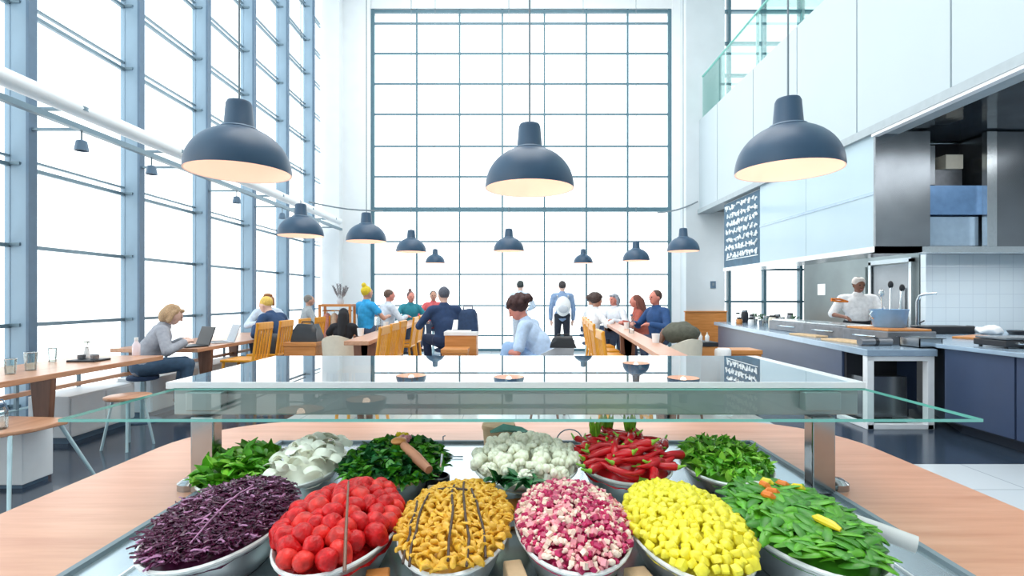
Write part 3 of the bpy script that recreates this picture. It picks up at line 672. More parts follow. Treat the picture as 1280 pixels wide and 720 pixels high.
scatter_things(protos, 'flat green pod in the heap in the long dish', 'green pod', 'green pods in the long oval dish', scatter(a, b, .0125, 290, .88, 12), cx, cy, rz, H, .005, 12, .8, 1.15, .45)
g = random.Random(5)
PEP = [('pepo', -.02, .09, 'orange pepper piece near the back of the green pods'), ('pepy', .0, .12, 'yellow pepper piece by the farthest green pods'), ('pepo', .025, .10, 'orange pepper piece touching the yellow one on the pods'), ('pepy', .05, .085, 'yellow pepper piece on the outer side of the pods'), ('pepo', -.045, .03, 'orange-red pepper piece on the pineapple side of the pods'), ('pepo', -.03, .045, 'small orange pepper piece mid-way on the pods'), ('pepy', -.002, -.10, 'long yellow pepper strip on the nearer pods')]
for k, (mm, u, v, lb) in enumerate(PEP):
    r = sqrt((u / b) ** 2 + (v / a) ** 2); x, y = wpos(cx, cy, rz, u, v); L = .03 if k < 6 else .06
    mb = MB(); mb.tube([(-L / 2, 0, 0), (-L / 4, .003, .004), (L / 4, .003, .004), (L / 2, 0, 0)], [.004, .008, .008, .003], 8)
    o = mb.build('pepper_piece', M[mm], None, (x, y, RIM + heapz(r, H) + .014), g.uniform(0, 3) if k < 6 else 1.9); tag(o, lb, 'pepper piece', 'pepper pieces on the green pods')
# pale handle resting against the long dish
o = thing('serving_scoop', 'serving scoop with a thick stone grey handle resting on the long dish', 'serving scoop', (0, 0, 0))
A, B = P(992, 640, 1.16), P(1146, 681, 1.035)
A.z = RIM + .026
MB().tube([A, A.lerp(B, .3), A.lerp(B, .7), B], [.010, .014, .017, .017], 14).build('handle', M['handle'], o)
d = (B - A).normalized(); sc = MB(); sc.ball((0, 0, 0), (.05, .032, .014)); sc.build('scoop_bowl', M['handle'], o, A - d * .055, math.atan2(d.y, d.x))

# ---- second row of dishes
BK = {'greens': (-.770, 1.43, .17, .088, .10), 'onion': (-.588, 1.47, .18, .090, .05), 'kale': (-.345, 1.475, .18, .142, 0), 'cauli': (.028, 1.481, .195, .150, 0), 'chilli': (.315, 1.493, .185, .132, 0), 'salad': (.600, 1.478, .185, .125, -.1)}
dish('narrow oval dish of bright green leaves by the sneeze guard post', *BK['greens']); dish('narrow oval dish of sliced white onion with two tongs', *BK['onion'])
dish('round-ended dish of dark green kale with wooden side', *BK['kale'], m1='tan'); dish('broad oval dish of cauliflower florets', *BK['cauli'])
dish('dish of whole red chillies with green stems', *BK['chilli']); dish('oval dish of chopped green salad behind the green pods', *BK['salad'])
def leafpile(name, label, cat, mats, key, H, n, L, W, seed, spread=.95, up=.5, over=0., extra=None):
    cx, cy, a, b, rz = BK[key]; g = random.Random(seed); mb = MB()
    mb.lathe([(max(1 - i / 10, .001) * .92, heapz(1 - i / 10, H) - .014) for i in range(11)], 32, sx=b, sy=a)
    for v in mb.bm.verts: v.co.z += .01 * noise.noise(v.co * 40)
    for i in range(n):
        while 1:
            an = g.uniform(0, 6.2832); r = (spread + over) * g.random() ** .42; u, v = b * r * cos(an), a * r * sin(an); break
        d = V((g.uniform(-1, 1) + u / b * .8, g.uniform(-1, 1) + v / a * .8, g.uniform(-.3, 1) * up)).normalized()
        mb.mi = g.choice(range(len(mats))); l = L * g.uniform(.7, 1.2)
        mb.leaf(V((u, v, heapz(min(r, .99), H) + g.uniform(-.008, .006))) - d * l * .4, d, V((0, 0, 1)), l, W * g.uniform(.7, 1.2), curl=g.uniform(-.2, .5), fold=g.uniform(.1, .5))
    if extra: extra(mb, g, a, b, H)
    o = mb.build(name, [M[k] for k in mats], None, (cx, cy, RIM), rz, recalc=False, ang=60); return tag(o, label, cat, kind='stuff')
leafpile('green_leaves', 'bright green leaves piled beside the sneeze guard post', 'green leaves', ['leafg', 'leafg', 'leafl', 'leafg'], 'greens', .035, 150, .06, .034, 41, up=1.2)
leafpile('kale_leaves', 'dark curly kale heaped behind the strawberries', 'kale', ['leafd', 'leafm', 'leafd', 'leafg'], 'kale', .052, 620, .034, .026, 42, up=1.3, over=.12)
leafpile('chopped_salad', 'chopped green salad leaves heaped behind the green pods', 'green salad', ['leafg', 'leafl', 'leafl', 'leafg'], 'salad', .05, 340, .036, .022, 43, up=1.3)
# kale flowers and wooden spoon
cx, cy, a, b, rz = BK['kale']
for k, (u, v, mm, lb) in enumerate(((.0, .08, 'pepy', 'yellowish floret tucked into the top of the kale'), (.015, .05, 'beetp', 'pink floret tucked into the top of the kale'))):
    mb = MB()
    for j in range(9):
        q = random.uniform(0, 6.28); mb.ball((.012 * cos(q), .012 * sin(q), random.uniform(0, .012)), .008, u=8, v=6)
    tag(mb.build('garnish_floret', M[mm], None, (cx + u, cy + v, RIM + .056)), lb, 'garnish')
A, B = V((cx + .03, cy - .04, RIM + .068)), V((cx + .12, cy - .15, RIM + .036))
o = thing('wooden_spoon', 'wooden spoon lying across the kale dish', 'spoon', A); d = B - A
MB().tube([(0, 0, 0), d * .5, d], [.012, .015, .011], 10).build('handle', mat('reddish_spoon_wood', (.48, .2, .11), .5, var=.2), o); MB().ball(-d.normalized() * .03, (.022, .03, .009)).build('spoon_bowl', M['orange'], o)
# onion wedges and the two tongs
cx, cy, a, b, rz = BK['onion']
mound('onion_heap', 'white sliced onion filling the narrow dish', 'white onion', M['onion'], cx, cy, a, b, .06, rz, sink=.012, bumpy=.012, fq=40)
protos = []
for k in range(3):
    mb = MB(); n = 8; rows = []
    for i in range(n):
        q = (i / (n - 1) - .5) * 2.4; w = .014 * cos(q * .6)
        rows.append([mb.bm.verts.new((.03 * sin(q), s, .03 * cos(q) - .025 + e)) for s, e in ((-w, 0), (0, .003), (w, 0), (0, -.003))])
    for i in range(n - 1):
        for j in range(4): mb.face([rows[i][j], rows[i][(j + 1) % 4], rows[i + 1][(j + 1) % 4], rows[i + 1][j]])
    mb.face(rows[0][::-1]); mb.face(rows[-1]); protos.append(mb.build('onion_slice', M['onion'], ang=70))
scatter_things(protos, 'curved white onion slice in the narrow dish', 'onion slice', 'onion slices in the narrow dish', scatter(a, b, .022, 46, .9, 14), cx, cy, rz, .06, .008, 14, .8, 1.15, .7)
for p, q, lb in (((375, 560, 1.55), (384, 600, 1.42), 'thin brown tong arm nearer the green leaves in the onion'), ((398, 560, 1.55), (394, 596, 1.42), 'thin brown tong arm nearer the kale in the onion')):
    A, B = P(*p), P(*q); twig([A, A.lerp(B, .5) + V((0, 0, .004)), B], .0045, lb, m='orange', nm='thin_tongs', cat='tongs')
# cauliflower
cx, cy, a, b, rz = BK['cauli']
mound('cauliflower_heap', 'cauliflower filling the depth of the broad dish', 'cauliflower', M['cauli'], cx, cy, a, b, .036, rz, sink=.018, bumpy=.012, fq=40)
protos = []
for k in range(3):
    r_ = random.Random(60 + k); root = thing('cauliflower_floret', 'x', 'floret'); mb = MB()
    for j in range(16):
        q = r_.uniform(0, 6.28); e = r_.uniform(.15, 1.57); mb.ball((.02 * cos(q) * cos(e), .02 * sin(q) * cos(e), .018 * sin(e) + .004), r_.uniform(.008, .012), u=8, v=6)
    mb.build('floret_crown', M['cauli'], root); MB().tube([(0, 0, -.016), (0, 0, .008)], [.007, .011], 8).build('floret_stalk', M['onion'], root); protos.append(root)
scatter_things(protos, 'creamy white cauliflower floret in the broad dish', 'cauliflower floret', 'cauliflower florets in the broad dish', scatter(a, b, .037, 46, .88, 15), cx, cy, rz, .036, .0, 15, .8, 1.15, .5)
g = random.Random(77); mb = MB()
for i in range(40):
    d = V((g.uniform(-1, 1), g.uniform(-1, .3), g.uniform(-.1, .6))).normalized(); mb.leaf((g.uniform(-.05, .05), g.uniform(-.02, .02), .01), d, V((0, 0, 1)), .045, .022)
tag(mb.build('parsley_garnish', M['leafd'], None, (cx - .035, cy - .195, RIM + .012), recalc=False), 'dark parsley garnish on the front rim of the cauliflower dish', 'parsley', kind='stuff')
mb = MB(); mb.leaf((0, 0, 0), V((1, .2, .15)), V((0, 0, 1)), .17, .09, .35, .2)
tag(mb.build('blue_green_leaf', mat('blue_green_leaf', (.06, .26, .2), .5, var=.3), None, (cx - .11, cy + .17, RIM + .045), recalc=False), 'blue-green leaf at the back of the cauliflower dish', 'leaf')
# chillies
cx, cy, a, b, rz = BK['chilli']
mound('chilli_heap', 'red chillies filling the depth of their dish', 'chillies', M['chil'], cx, cy, a, b, .06, rz, sink=.015, bumpy=.01, fq=40)
protos = []
for k in range(3):
    root = thing('red_chilli', 'x', 'chilli'); L = .085 + .012 * k; bend = (-.012, .014, .006)[k]
    MB().tube([(-L / 2, 0, 0), (-L * .42, bend * .2, .002), (-L * .1, bend, .004), (L * .25, bend * .7, .002), (L / 2, -bend * .6, 0)], [.006, .0115, .0105, .0065, .0012], 10).build('chilli_body', M['chil'], root)
    MB().tube([(-L / 2 + .002, 0, 0), (-L / 2 - .008, 0, .002), (-L / 2 - .022, .004, .008)], [.008, .004, .0025], 8).build('stem', M['leafl'], root); protos.append(root)
scatter_things(protos, 'glossy whole red chilli in the heap', 'chilli', 'red chillies heaped in their dish', scatter(a, b, .026, 62, .88, 16), cx, cy, rz, .06, .006, 16, .85, 1.15, .35)
for u, v, h, lb in ((-.075, .06, .085, 'green leafy tip rising at the cauliflower side of the chillies'), (-.03, .10, .075, 'slim green tip rising from the middle of the chillies'), (.035, .08, .085, 'broad green calyx rising from the chillies')):
    mb = MB()
    for j in range(9):
        q = j * 2.4; mb.leaf((0, 0, 0), V((.35 * cos(q), .35 * sin(q), 1)), V((cos(q), sin(q), 0)), h * random.uniform(.6, 1), .022, .1, .3)
    tag(mb.build('green_tip', M['leafl'], None, (cx + u, cy + v, RIM + .055), recalc=False), lb, 'green tip', 'green tips among the chillies')
mb = MB()
for j in range(5): mb.leaf((0, .01 * j, 0), V((1, -.3 + .1 * j, .1)), V((0, 0, 1)), .08, .04, .3, .3)
tag(mb.build('green_leaf', M['leafg'], None, (cx - .125, cy - .08, RIM + .02), recalc=False), 'bright green leaf at the side of the chilli dish', 'leaf')
# seed dish, wood blocks, jar, wire holders
o = thing('seed_dish', 'small dark tray of brown seeds between the chilli and pod dishes', 'seed tray', (.455, 1.325, TZ0 - .003), -.5)
MB().bx(-.045, .045, -.08, .08, 0, .008).bx(-.045, -.04, -.08, .08, 0, .045).bx(.04, .045, -.08, .08, 0, .045).bx(-.045, .045, -.08, -.075, 0, .045).bx(-.045, .045, .075, .08, 0, .045).build('tray_body', M['black'], o, smooth=False)
sd = MB(); g = random.Random(8)
for i in range(220): sd.ball((g.uniform(-.036, .036), g.uniform(-.07, .07), g.uniform(.025, .042)), (.006, .004, .003), rot=rmat(g), u=6, v=4)
s_ = sd.build('seeds', mat('brown_seeds', (.32, .17, .07), .6, var=.5, scale=90), o); s_['kind'] = 'stuff'
for x, y, w, d, h, m_, lb in ((-.005, 1.275, .028, .035, .05, 'orange', 'small wooden block between the pasta and cauliflower dishes'), (-.205, 1.31, .02, .03, .075, 'tan', 'small wooden block between strawberries and kale'), (.0, .955, .018, .04, .055, 'tan', 'pale wooden block between the pasta and beetroot dishes'), (.235, .93, .022, .05, .05, 'tan', 'pale wooden block between beetroot and pineapple dishes'), (-.255, .94, .022, .035, .05, 'orange', 'wooden block between strawberries and pasta')):
    o = thing('wooden_block', lb, 'wooden block', (x, y, TZ0 - .003), .2); MB().bx(-w, w, -d, d, 0, h).build('block_body', M[m_], o, smooth=False, bevel=.004); MB().bx(-w * .7, w * .7, -d - .002, -d, h * .2, h * .8).build('label_face', M['paper'], o, smooth=False)
o = thing('black_sauce_pot', 'small black sauce pot between the kale and pasta dishes', 'sauce pot', (-.215, 1.40, TZ0 - .003))
MB().lathe([(.03, 0), (.034, .01), (.034, .075), (.03, .078), (.028, .02), (0, .018)], 18, cap0=True).build('pot_body', M['black'], o); MB().tube([(.0, 0, .02), (.01, .02, .13)], .004, 6).build('spoon_handle', M['chrome'], o)
o = thing('kraft_pot', 'pale tan cardboard pot standing at the back of the well', 'pot', (-.062, 1.83, TZ0 - .003))
MB().lathe([(.048, 0), (.05, .005), (.057, .10), (.055, .10), (.047, .01), (0, .008)], 24, cap0=True).build('pot_body', M['tan'], o); MB().lathe([(.059, .095), (.061, .10), (.058, .112), (0, .114)], 24, cap0=True).build('lid', M['tan'], o)
for px, lb in ((561, 'thin wire card holder beside the tan pot'), (712, 'looped wire card holder behind the chillies')):
    x = (px - 645) / 640 * 1.80; o = thing('wire_card_holder', lb, 'card holder', (x, 1.80, TZ0 - .003), 0, 'wire card holders')
    if px < 600: MB().tube([(.05, 0, .004), (-.02, 0, .004), (-.02, 0, .075), (-.012, 0, .078)], .0022, 6).build('wire', M['transom'], o)
    else: MB().tube([(-.045, 0, .004), (-.045, 0, .06)] + [(.045 * cos(pi - k * pi / 8), 0, .06 + .04 * sin(k * pi / 8)) for k in range(1, 9)] + [(.045, 0, .004)], .0022, 6).build('wire', M['transom'], o)
# a thin stem over the cabbage and one over the strawberries
cx, cy, a, b, rz = FR[0]
twig([V((cx + .03 + .012 * t, cy - .17 + .2 * t, RIM + .035 + .035 * sin(t * 2.0))) for t in (0, .25, .5, .75, 1)], .0016, 'thin pale stem lying on the shredded cabbage', m='cab2', nm='pale_stem', cat='stem')
cx, cy, a, b, rz = FR[1]
twig([V((cx + .075 - .075 * t, cy - .215 + .25 * t, RIM + .02 + .062 * t ** .5)) for t in (0, .25, .5, .75, 1)], [.0032, .003, .0026, .0022, .002], 'brown forked stem lying over the strawberries', m='legwood', nm='brown_stem', cat='stem')

# ------------------------------------------------------------------ pendant lamps
LAMPS = [(299, 216, 138, 'large navy dome pendant nearest the glazed wall over the salad bar'), (662, 236, 110, 'large navy dome pendant in the middle over the salad bar'), (985, 214, 140, 'large navy dome pendant nearest the kitchen over the salad bar'),
         (376, 295, 59, 'mid-sized navy pendant just beside the glazed wall'), (458, 302, 51, 'navy pendant in front of the corner pier'), (514, 315, 38, 'small navy pendant by the left edge of the big window'),
         (544, 329, 24, 'tiny navy pendant nearest the left edge of the big window'), (636, 314, 38, 'small navy pendant in the centre of the big window'), (729, 329, 22, 'tiny navy pendant right of centre before the big window'),
         (795, 326, 34, 'small navy pendant near the right edge of the big window'), (854, 314, 41, 'navy pendant in front of the right pillar')]
LMP = None
for px, py, w, lb in LAMPS:
    st = sqrt(1 + ((px - 645) / 640) ** 2); Y = min(12.0, .45 * 640 * st / w); p = P(px, py, Y)
    if LMP is None:
        o = thing('pendant_lamp', lb, 'pendant lamp', p, 0, 'navy dome pendants'); Rr = .225
        outer = [(Rr, 0), (Rr * 1.005, .012)] + [(Rr * cos(t), .012 + .20 * sin(t)) for t in [k * 1.22 / 10 for k in range(1, 11)]]
        shd = MB().lathe(outer, 48).build('shade', M['lamp'], o)
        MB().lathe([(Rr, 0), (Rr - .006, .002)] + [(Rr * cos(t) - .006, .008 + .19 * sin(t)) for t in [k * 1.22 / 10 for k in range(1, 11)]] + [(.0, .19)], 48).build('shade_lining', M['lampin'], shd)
        MB().lathe([(.078, .198), (.070, .206), (.064, .215), (.056, .315), (.05, .328), (.03, .334), (0, .335)], 32).build('lamp_cap', M['lamp'], o)
        MB().lathe([(.08, .196), (.084, .2), (.08, .206)], 32).build('collar', M['steeldark'], shd)
        MB().ball((0, 0, .13), (.03, .03, .045), u=16, v=10).build('bulb', M['bulb'], o)
        MB().tube([(0, 0, .33), (0, 0, CEIL - 1.5)], .005, 6).build('power_cord', M['cord'], o)
        MB().lathe([(.0, 0), (.05, -.0), (.05, -.03), (0, -.035)], 16, (0, 0, .0)).build('ceiling_rose', M['whitemetal'], o)
        LMP = o
    else:
        o = copy_tree(LMP); o.location = p; o['label'] = lb
    for ch in o.children:
        n = ch.name.split('.')[0]
        if n == 'ceiling_rose': ch.location.z = CEIL - p.z
        if n == 'power_cord':
            ch.data = ch.data.copy()
            for v in ch.data.vertices:
                if v.co.z > 1: v.co.z = CEIL - p.z
    if w > 30:
        l = bpy.data.lights.new('pendant_light', 'POINT'); l.energy = .35 if w > 100 else .3; l.color = (1, .72, .52); l.shadow_soft_size = .04
        lo = bpy.data.objects.new('pendant_light', l); COL.objects.link(lo); lo.parent = o; lo.location = (0, 0, .03)

# ------------------------------------------------------------------ tables and chairs
def trestle_table(label, xa, xb, y0, y1, z, legs, m='tablewood', skew=0., nm='communal_table'):
    o = thing(nm, label, 'table', (0, 0, 0), 0); k = skew
    MB().prism([(xa + k * y0, y0), (xb + k * y0, y0), (xb + k * y1, y1), (xa + k * y1, y1)], z - .045, z).build('table_top', M[m], o, smooth=False, bevel=.005)
    for y in legs:
        for s in (0, 1):
            x = (xb - .09 if s else xa + .09) + k * y
            mb = MB(); mb.prism_axis([(x - .085, z - .045), (x + .085, z - .045), (x + (.04 if s else .02), 0), (x - (.02 if s else .04), 0)], y - .025, y + .025, 'Y'); mb.build('leg', M['legwood'], o, smooth=False, bevel=.004)
        MB().bx(xa + .1 + k * y, xb - .1 + k * y, y - .02, y + .02, .3, .36).build('stretcher', M['legwood'], o, smooth=False)
    return o
trestle_table('long wooden communal table nearest the camera along the glazed wall', -4.45, -3.65, 2.3, 5.30, .752, (2.7, 4.05))
trestle_table('long wooden communal table farther down the glazed wall with the laptop', -4.72, -3.70, 5.95, 8.7, .757, (6.25, 8.4))
trestle_table('narrow high table left of centre with amber chairs', -1.50 + .343 - .26, -1.50 + .343, 5.3, 10.4, .90, (5.7, 7.8, 10.1), skew=-.069, nm='high_table')
trestle_table('narrow pale high table slanting towards the pillar',    .768, .768 + .22, 3.9, 9.6, .90, (4.3, 6.8, 9.3), m='wood', skew=.089, nm='high_table')
# curved rail of the window seat under the near table
o = thing('window_rail', 'low white guard rail with wooden top bar along the glazing', 'guard rail', (-4.66, 0, 0))
MB().bx(-.03, .03, 3.3, 9.0, .42, .46).build('top_bar', M['tablewood'], o, smooth=False)
for z in (.30, .18): MB().tube([(0, 3.3, z), (0, 9, z)], .013, 8).build('rail_bar', M['tealmetal'], o)
for k in range(9): MB().bx(-.012, .012, 3.4 + .68 * k, 3.43 + .68 * k, 0, .62).build('post', M['transom'], o, smooth=False)
for i, (y0, y1, lb) in enumerate(((4.7, 5.5, 'low white cabinet at the foot of the glazing nearest the near table'), (5.75, 6.6, 'low white cabinet at the foot of the glazing below the laptop table'), (6.9, 7.9, 'low white cabinet at the foot of the glazing by the amber chairs'))):
    o = thing('low_cabinet', lb, 'cabinet', (-4.28, (y0 + y1) / 2, 0), 0, 'low white cabinets along the glazing')
    h = (y1 - y0) / 2; MB().bx(-.2, .18, -h, h, .06, .44).build('carcass', M['whitemetal'], o, smooth=False, bevel=.005); MB().bx(-.16, .14, -h + .03, h - .03, 0, .06).build('plinth', M['steeldark'], o, smooth=False)
    for s in (-1, 1): MB().bx(.18, .19, (-h if s < 0 else .005) + .01, (-.005 if s < 0 else h) - .01, .08, .42).build('door', M['whitemetal'], o, smooth=False)
o = thing('white_box', 'upright white box under the near wooden stool', 'box', (-3.62, 3.72, 0)); MB().bx(-.15, .15, -.12, .12, .03, .40).build('box_body', M['whitemetal'], o, smooth=False, bevel=.006); MB().bx(-.13, .13, -.1, .1, 0, .03).build('plinth', M['steeldark'], o, smooth=False)
# near wooden stool
o = thing('wooden_stool', 'wide wooden stool with splayed pale metal legs at the near table', 'stool', (-3.52, 3.56, 0))
MB().prism([(-.36, -.2), (-.3, -.26), (.18, -.25), (.27, -.1), (.30, .12), (.24, .2), (-.3, .26), (-.36, .2)], .44, .47).build('seat', M['tablewood'], o, smooth=False, bevel=.008)
for a, b in (((.2, -.2, .44), (.33, -.34, 0)), ((.2, .16, .44), (.34, .31, 0)), ((-.28, -.2, .44), (-.36, -.34, 0)), ((-.28, .2, .44), (-.36, .34, 0))): MB().tube([a, b], [.014, .011], 10).build('leg', M['tealmetal'], o)
o = thing('second_stool', 'wooden stool with thin metal legs tucked behind the wide stool', 'stool', (-3.50, 4.62, 0)); o.name = 'metal_stool'
MB().lathe([(.17, .44), (.18, .45), (.18, .465), (.165, .47), (0, .47)], 24, cap0=True).build('seat', M['tablewood'], o)
for q in range(4): a = q * pi / 2 + .6; MB().tube([(.11 * cos(a), .11 * sin(a), .44), (.19 * cos(a), .19 * sin(a), 0)], .011, 8).build('leg', M['tealmetal'], o)
# lantern jar on the stool
o = thing('glass_jar', 'clear glass jar with dark wire handle standing on the wide wooden stool', 'jar', (-3.47, 3.42, .47))
MB().lathe([(.05, 0), (.058, .01), (.058, .13), (.045, .15), (.045, .16)], 20, cap0=True).build('jar_body', M['jarglass'], o); MB().lathe([(.048, .15), (.048, .17), (0, .172)], 20, cap0=True).build('lid', M['steeldark'], o)
MB().tube([(-.06, 0, .11), (-.075, 0, .13), (-.04, 0, .2), (.04, 0, .2), (.075, 0, .13), (.06, 0, .11)], .004, 6).build('handle', M['steeldark'], o)
# table things
def tumbler(x, y, z, lb, r=.04, h=.12, nm='drinking_glass', m='jarglass', cat='glass', grp=None):
    o = thing(nm, lb, cat, (x, y, z), 0, grp); MB().lathe([(r * .8, 0), (r, h), (r * .93, h), (r * .74, .008), (0, .008)], 20, cap0=True).build('glass_wall', M[m], o); MB().lathe([(r * .98, h - .004), (r * 1.02, h), (r * .93, h + .002)], 20).build('rim', M['chrome'] if m == 'jarglass' else M[m], o); return o
tumbler(-3.95, 4.0, .752, 'clear tumbler nearest the camera on the near table'); tumbler(-3.98, 4.2, .752, 'clear tumbler just behind the nearest one on the near table', .045, .15)
tumbler(-4.3, 4.75, .752, 'clear tumbler by the glazing beside the posy vase', .035, .13)
o = thing('condiment_tray', 'small black tray of sauce pots on the near table', 'condiment tray', (-4.02, 4.82, .752))
MB().bx(-.13, .13, -.1, .1, 0, .02).build('tray_body', M['black'], o, bevel=.005, smooth=False)
for x, y in ((-.07, 0), (.02, .04), (.08, -.03)): MB().lathe([(.03, .02), (.035, .06), (.03, .06), (.02, .03), (0, .028)], 14, (x, y, 0), cap0=True).build('sauce_pot', M['greysteelbox'], o)
o = thing('posy_vase', 'small white vase with a dark sprig on the near table', 'vase', (-4.15, 4.95, .752))
MB().lathe([(.025, 0), (.03, .03), (.02, .09), (.014, .11), (.018, .12), (.01, .1)], 16, cap0=True).build('vase_body', M['paper'], o)
mb = MB(); mb.tube([(0, 0, .1), (.01, 0, .17)], .003, 5)
for k in range(7): q = k * 2.4; mb.leaf((.01, 0, .16), V((cos(q), sin(q), .5)), V((0, 0, 1)), .05, .03)
mb.build('sprig', M['herb'], o, recalc=False)
o = thing('water_bottle', 'pale pink bottle standing beside the woman with the laptop', 'bottle', (-3.93, 5.30, .752))
MB().lathe([(.033, 0), (.036, .01), (.036, .11), (.018, .14), (.015, .16)], 18, cap0=True).build('bottle_body', mat('pale_pink_plastic', (.86, .74, .78), .3, var=.04), o); MB().lathe([(.018, .155), (.018, .185), (0, .186)], 14, cap0=True).build('cap', M['paper'], o)

def slat_chair(label, x, y, rz, first=[None]):
    if first[0] is None:
        o = thing('slatted_chair', label, 'chair', (x, y, 0), rz, 'amber wooden chairs'); sh = .60; bt = 1.03
        MB().bx(-.2, .2, -.2, .2, sh - .03, sh).build('seat', M['yellow'], o, smooth=False, bevel=.008)
        for sx in (-1, 1):
            MB().tube([(sx * .17, .17, sh - .03), (sx * .2, .21, 0)], .018, 8).build('leg', M['yellow'], o); MB().tube([(sx * .17, -.17, sh - .03), (sx * .2, -.23, 0)], .018, 8).build('leg', M['yellow'], o)
        bk = MB().box((0, -.245, bt - .03), (.40, .028, .09)).build('backrest', M['yellow'], o, smooth=False, bevel=.008)
        for sx in (-1, 1): MB().tube([(sx * .185, -.19, sh - .02), (sx * .185, -.25, bt)], .017, 8).build('back_post', M['yellow'], bk)
        for k in range(4): MB().box((-.105 + .07 * k, -.218, sh + .19), (.032, .014, .4), rot=MX.Rotation(-.14 * -1, 3, 'X')).build('slat', M['yellow'], bk, smooth=False)
        MB().box((0, .2, .22), (.36, .02, .03)).build('foot_rail', M['yellow'], o, smooth=False)
        first[0] = o
    else:
        o = copy_tree(first[0]); o.location = (x, y, 0); o.rotation_euler = (0, 0, rz); o['label'] = label
    return o
A90 = pi / 2
for i, (y, lb) in enumerate(((6.35, 'amber slatted chair nearest the camera beside the laptop table'), (6.95, 'amber slatted chair second along the laptop table'), (7.55, 'amber slatted chair under the navy jumper at the laptop table'), (8.15, 'amber slatted chair fourth along the laptop table'), (8.75, 'amber slatted chair at the far end of the laptop table'))): slat_chair(lb, -3.36, y, A90)
for i, (y, lb) in enumerate(((5.5, 'amber slatted chair at the near end of the high table left of centre'), (6.15, 'amber slatted chair second along the high table left of centre'), (6.8, 'amber slatted chair third along the high table left of centre'), (8.15, 'amber slatted chair fourth along the high table left of centre'), (8.95, 'amber slatted chair at the far end of the high table left of centre'))): slat_chair(lb, -1.157 - .069 * y - .12, y, A90)
for i, (y, lb) in enumerate(((4.85, 'amber slatted chair nearest along the slanting pale table'), (6.15, 'amber slatted chair second along the slanting pale table'), (6.8, 'amber slatted chair third along the slanting pale table'), (7.45, 'amber slatted chair fourth along the slanting pale table'), (8.1, 'amber slatted chair last along the slanting pale table'))): slat_chair(lb, .768 + .089 * y - .16, y, -A90)

def tub_chair(label, x, y, rz, m, w=.27, h=.84, sh=.46):
    o = thing('tub_chair', label, 'armchair', (x, y, 0), rz)
    pr = [(w * cos(t), w * sin(t)) for t in [pi + k * pi / 12 for k in range(13)]]
    bk = MB(); n = len(pr); vs = []
    for s, zz in ((1.0, sh - .1), (1.12, h), (.96, h), (.86, sh - .1)): vs.append([bk.bm.verts.new((x_ * s, y_ * s, zz - (.14 * (1 + y_ / w) if zz == h else 0))) for x_, y_ in pr])
    for r in range(4):
        for i in range(n - 1): bk.face([vs[r][i], vs[r][i + 1], vs[(r + 1) % 4][i + 1], vs[(r + 1) % 4][i]])
    bk.face([v[0] for v in vs]); bk.face([v[-1] for v in vs][::-1])
    bk.build('backrest', M[m], o)
    MB().lathe([(w * .75, sh - .16), (w * .98, sh - .14), (w * .98, sh - .02), (w * .9, sh), (0, sh + .005)], 28, cap0=True).build('seat', M[m], o)
    for q in range(4): a = q * pi / 2 + pi / 4; MB().tube([(.15 * cos(a), .15 * sin(a), sh - .15), (.22 * cos(a), .22 * sin(a), 0)], [.02, .013], 8).build('leg', M['legwood'], o)
    return o
tub_chair('cream tub chair holding the person with black hair', -2.25, 6.55, 0, 'cream', .20, .88, .56)
tub_chair('cream tub chair beneath the olive coat by the slanting table', 1.86, 5.75, .3, 'cream', .2, .9, .56)
tub_chair('pale grey tub chair behind the man in the light blue shirt', .36, 5.79, 1.25, 'greyup', .27, .88, .50)
# wooden box seats with things on them
def boxseat(lb, x, y, w, d, h, mtop='orange'):
    o = thing('box_seat', lb, 'box seat', (x, y, 0)); MB().bx(-w, w, -d, d, .05, h - .05).build('seat_box', M['orange'], o, smooth=False, bevel=.006); MB().bx(-w - .01, w + .01, -d - .01, d + .01, h - .05, h).build('seat_board', M[mtop], o, smooth=False, bevel=.006); MB().bx(-w + .03, w - .03, -d + .03, d - .03, 0, .05).build('plinth', M['legwood'], o, smooth=False); return o
boxseat('orange-brown box seat carrying the black bag beside the cream chair', -2.74, 6.7, .20, .22, .78)
boxseat('orange box seat below the white laptop left of centre', -.73, 6.2, .15, .15, .74)
boxseat('orange-brown condiment counter with black top before the pillar', 2.16, 6.1, .18, .15, .83, 'black')
boxseat('amber-orange box seat nearest the kitchen island', 2.66, 6.1, .19, .16, .74)
o = thing('pedestal_stool', 'round white pedestal stool between the two orange boxes', 'stool', (2.40, 5.95, 0))
MB().lathe([(.09, .62), (.095, .68), (.095, .74), (.08, .76), (0, .76)], 24, cap0=True).build('seat', M['paper'], o); MB().tube([(0, 0, 0), (0, 0, .63)], .025, 10).lathe([(.12, 0), (.12, .01), (.03, .03)], 24, cap0=True).build('pedestal', M['whitemetal'], o)
rr = random.Random(4)
for i, lb in enumerate(('white sauce bottle nearest the pillar on the black-topped counter', 'white sauce bottle next to the outer one on the black-topped counter', 'white sauce bottle in the middle of the black-topped counter', 'white sauce bottle nearest the pedestal stool on the black-topped counter')):
    o = thing('sauce_bottle', lb, 'bottle', (2.03 + .08 * i, 6.08, .83), 0, 'white sauce bottles'); MB().lathe([(.022, 0), (.024, .06), (.012, .08)], 14, cap0=True).build('bottle_body', M['paper'], o); MB().lathe([(.012, .08), (.004, .11), (0, .11)], 10).build('nozzle', M['cream'], o)
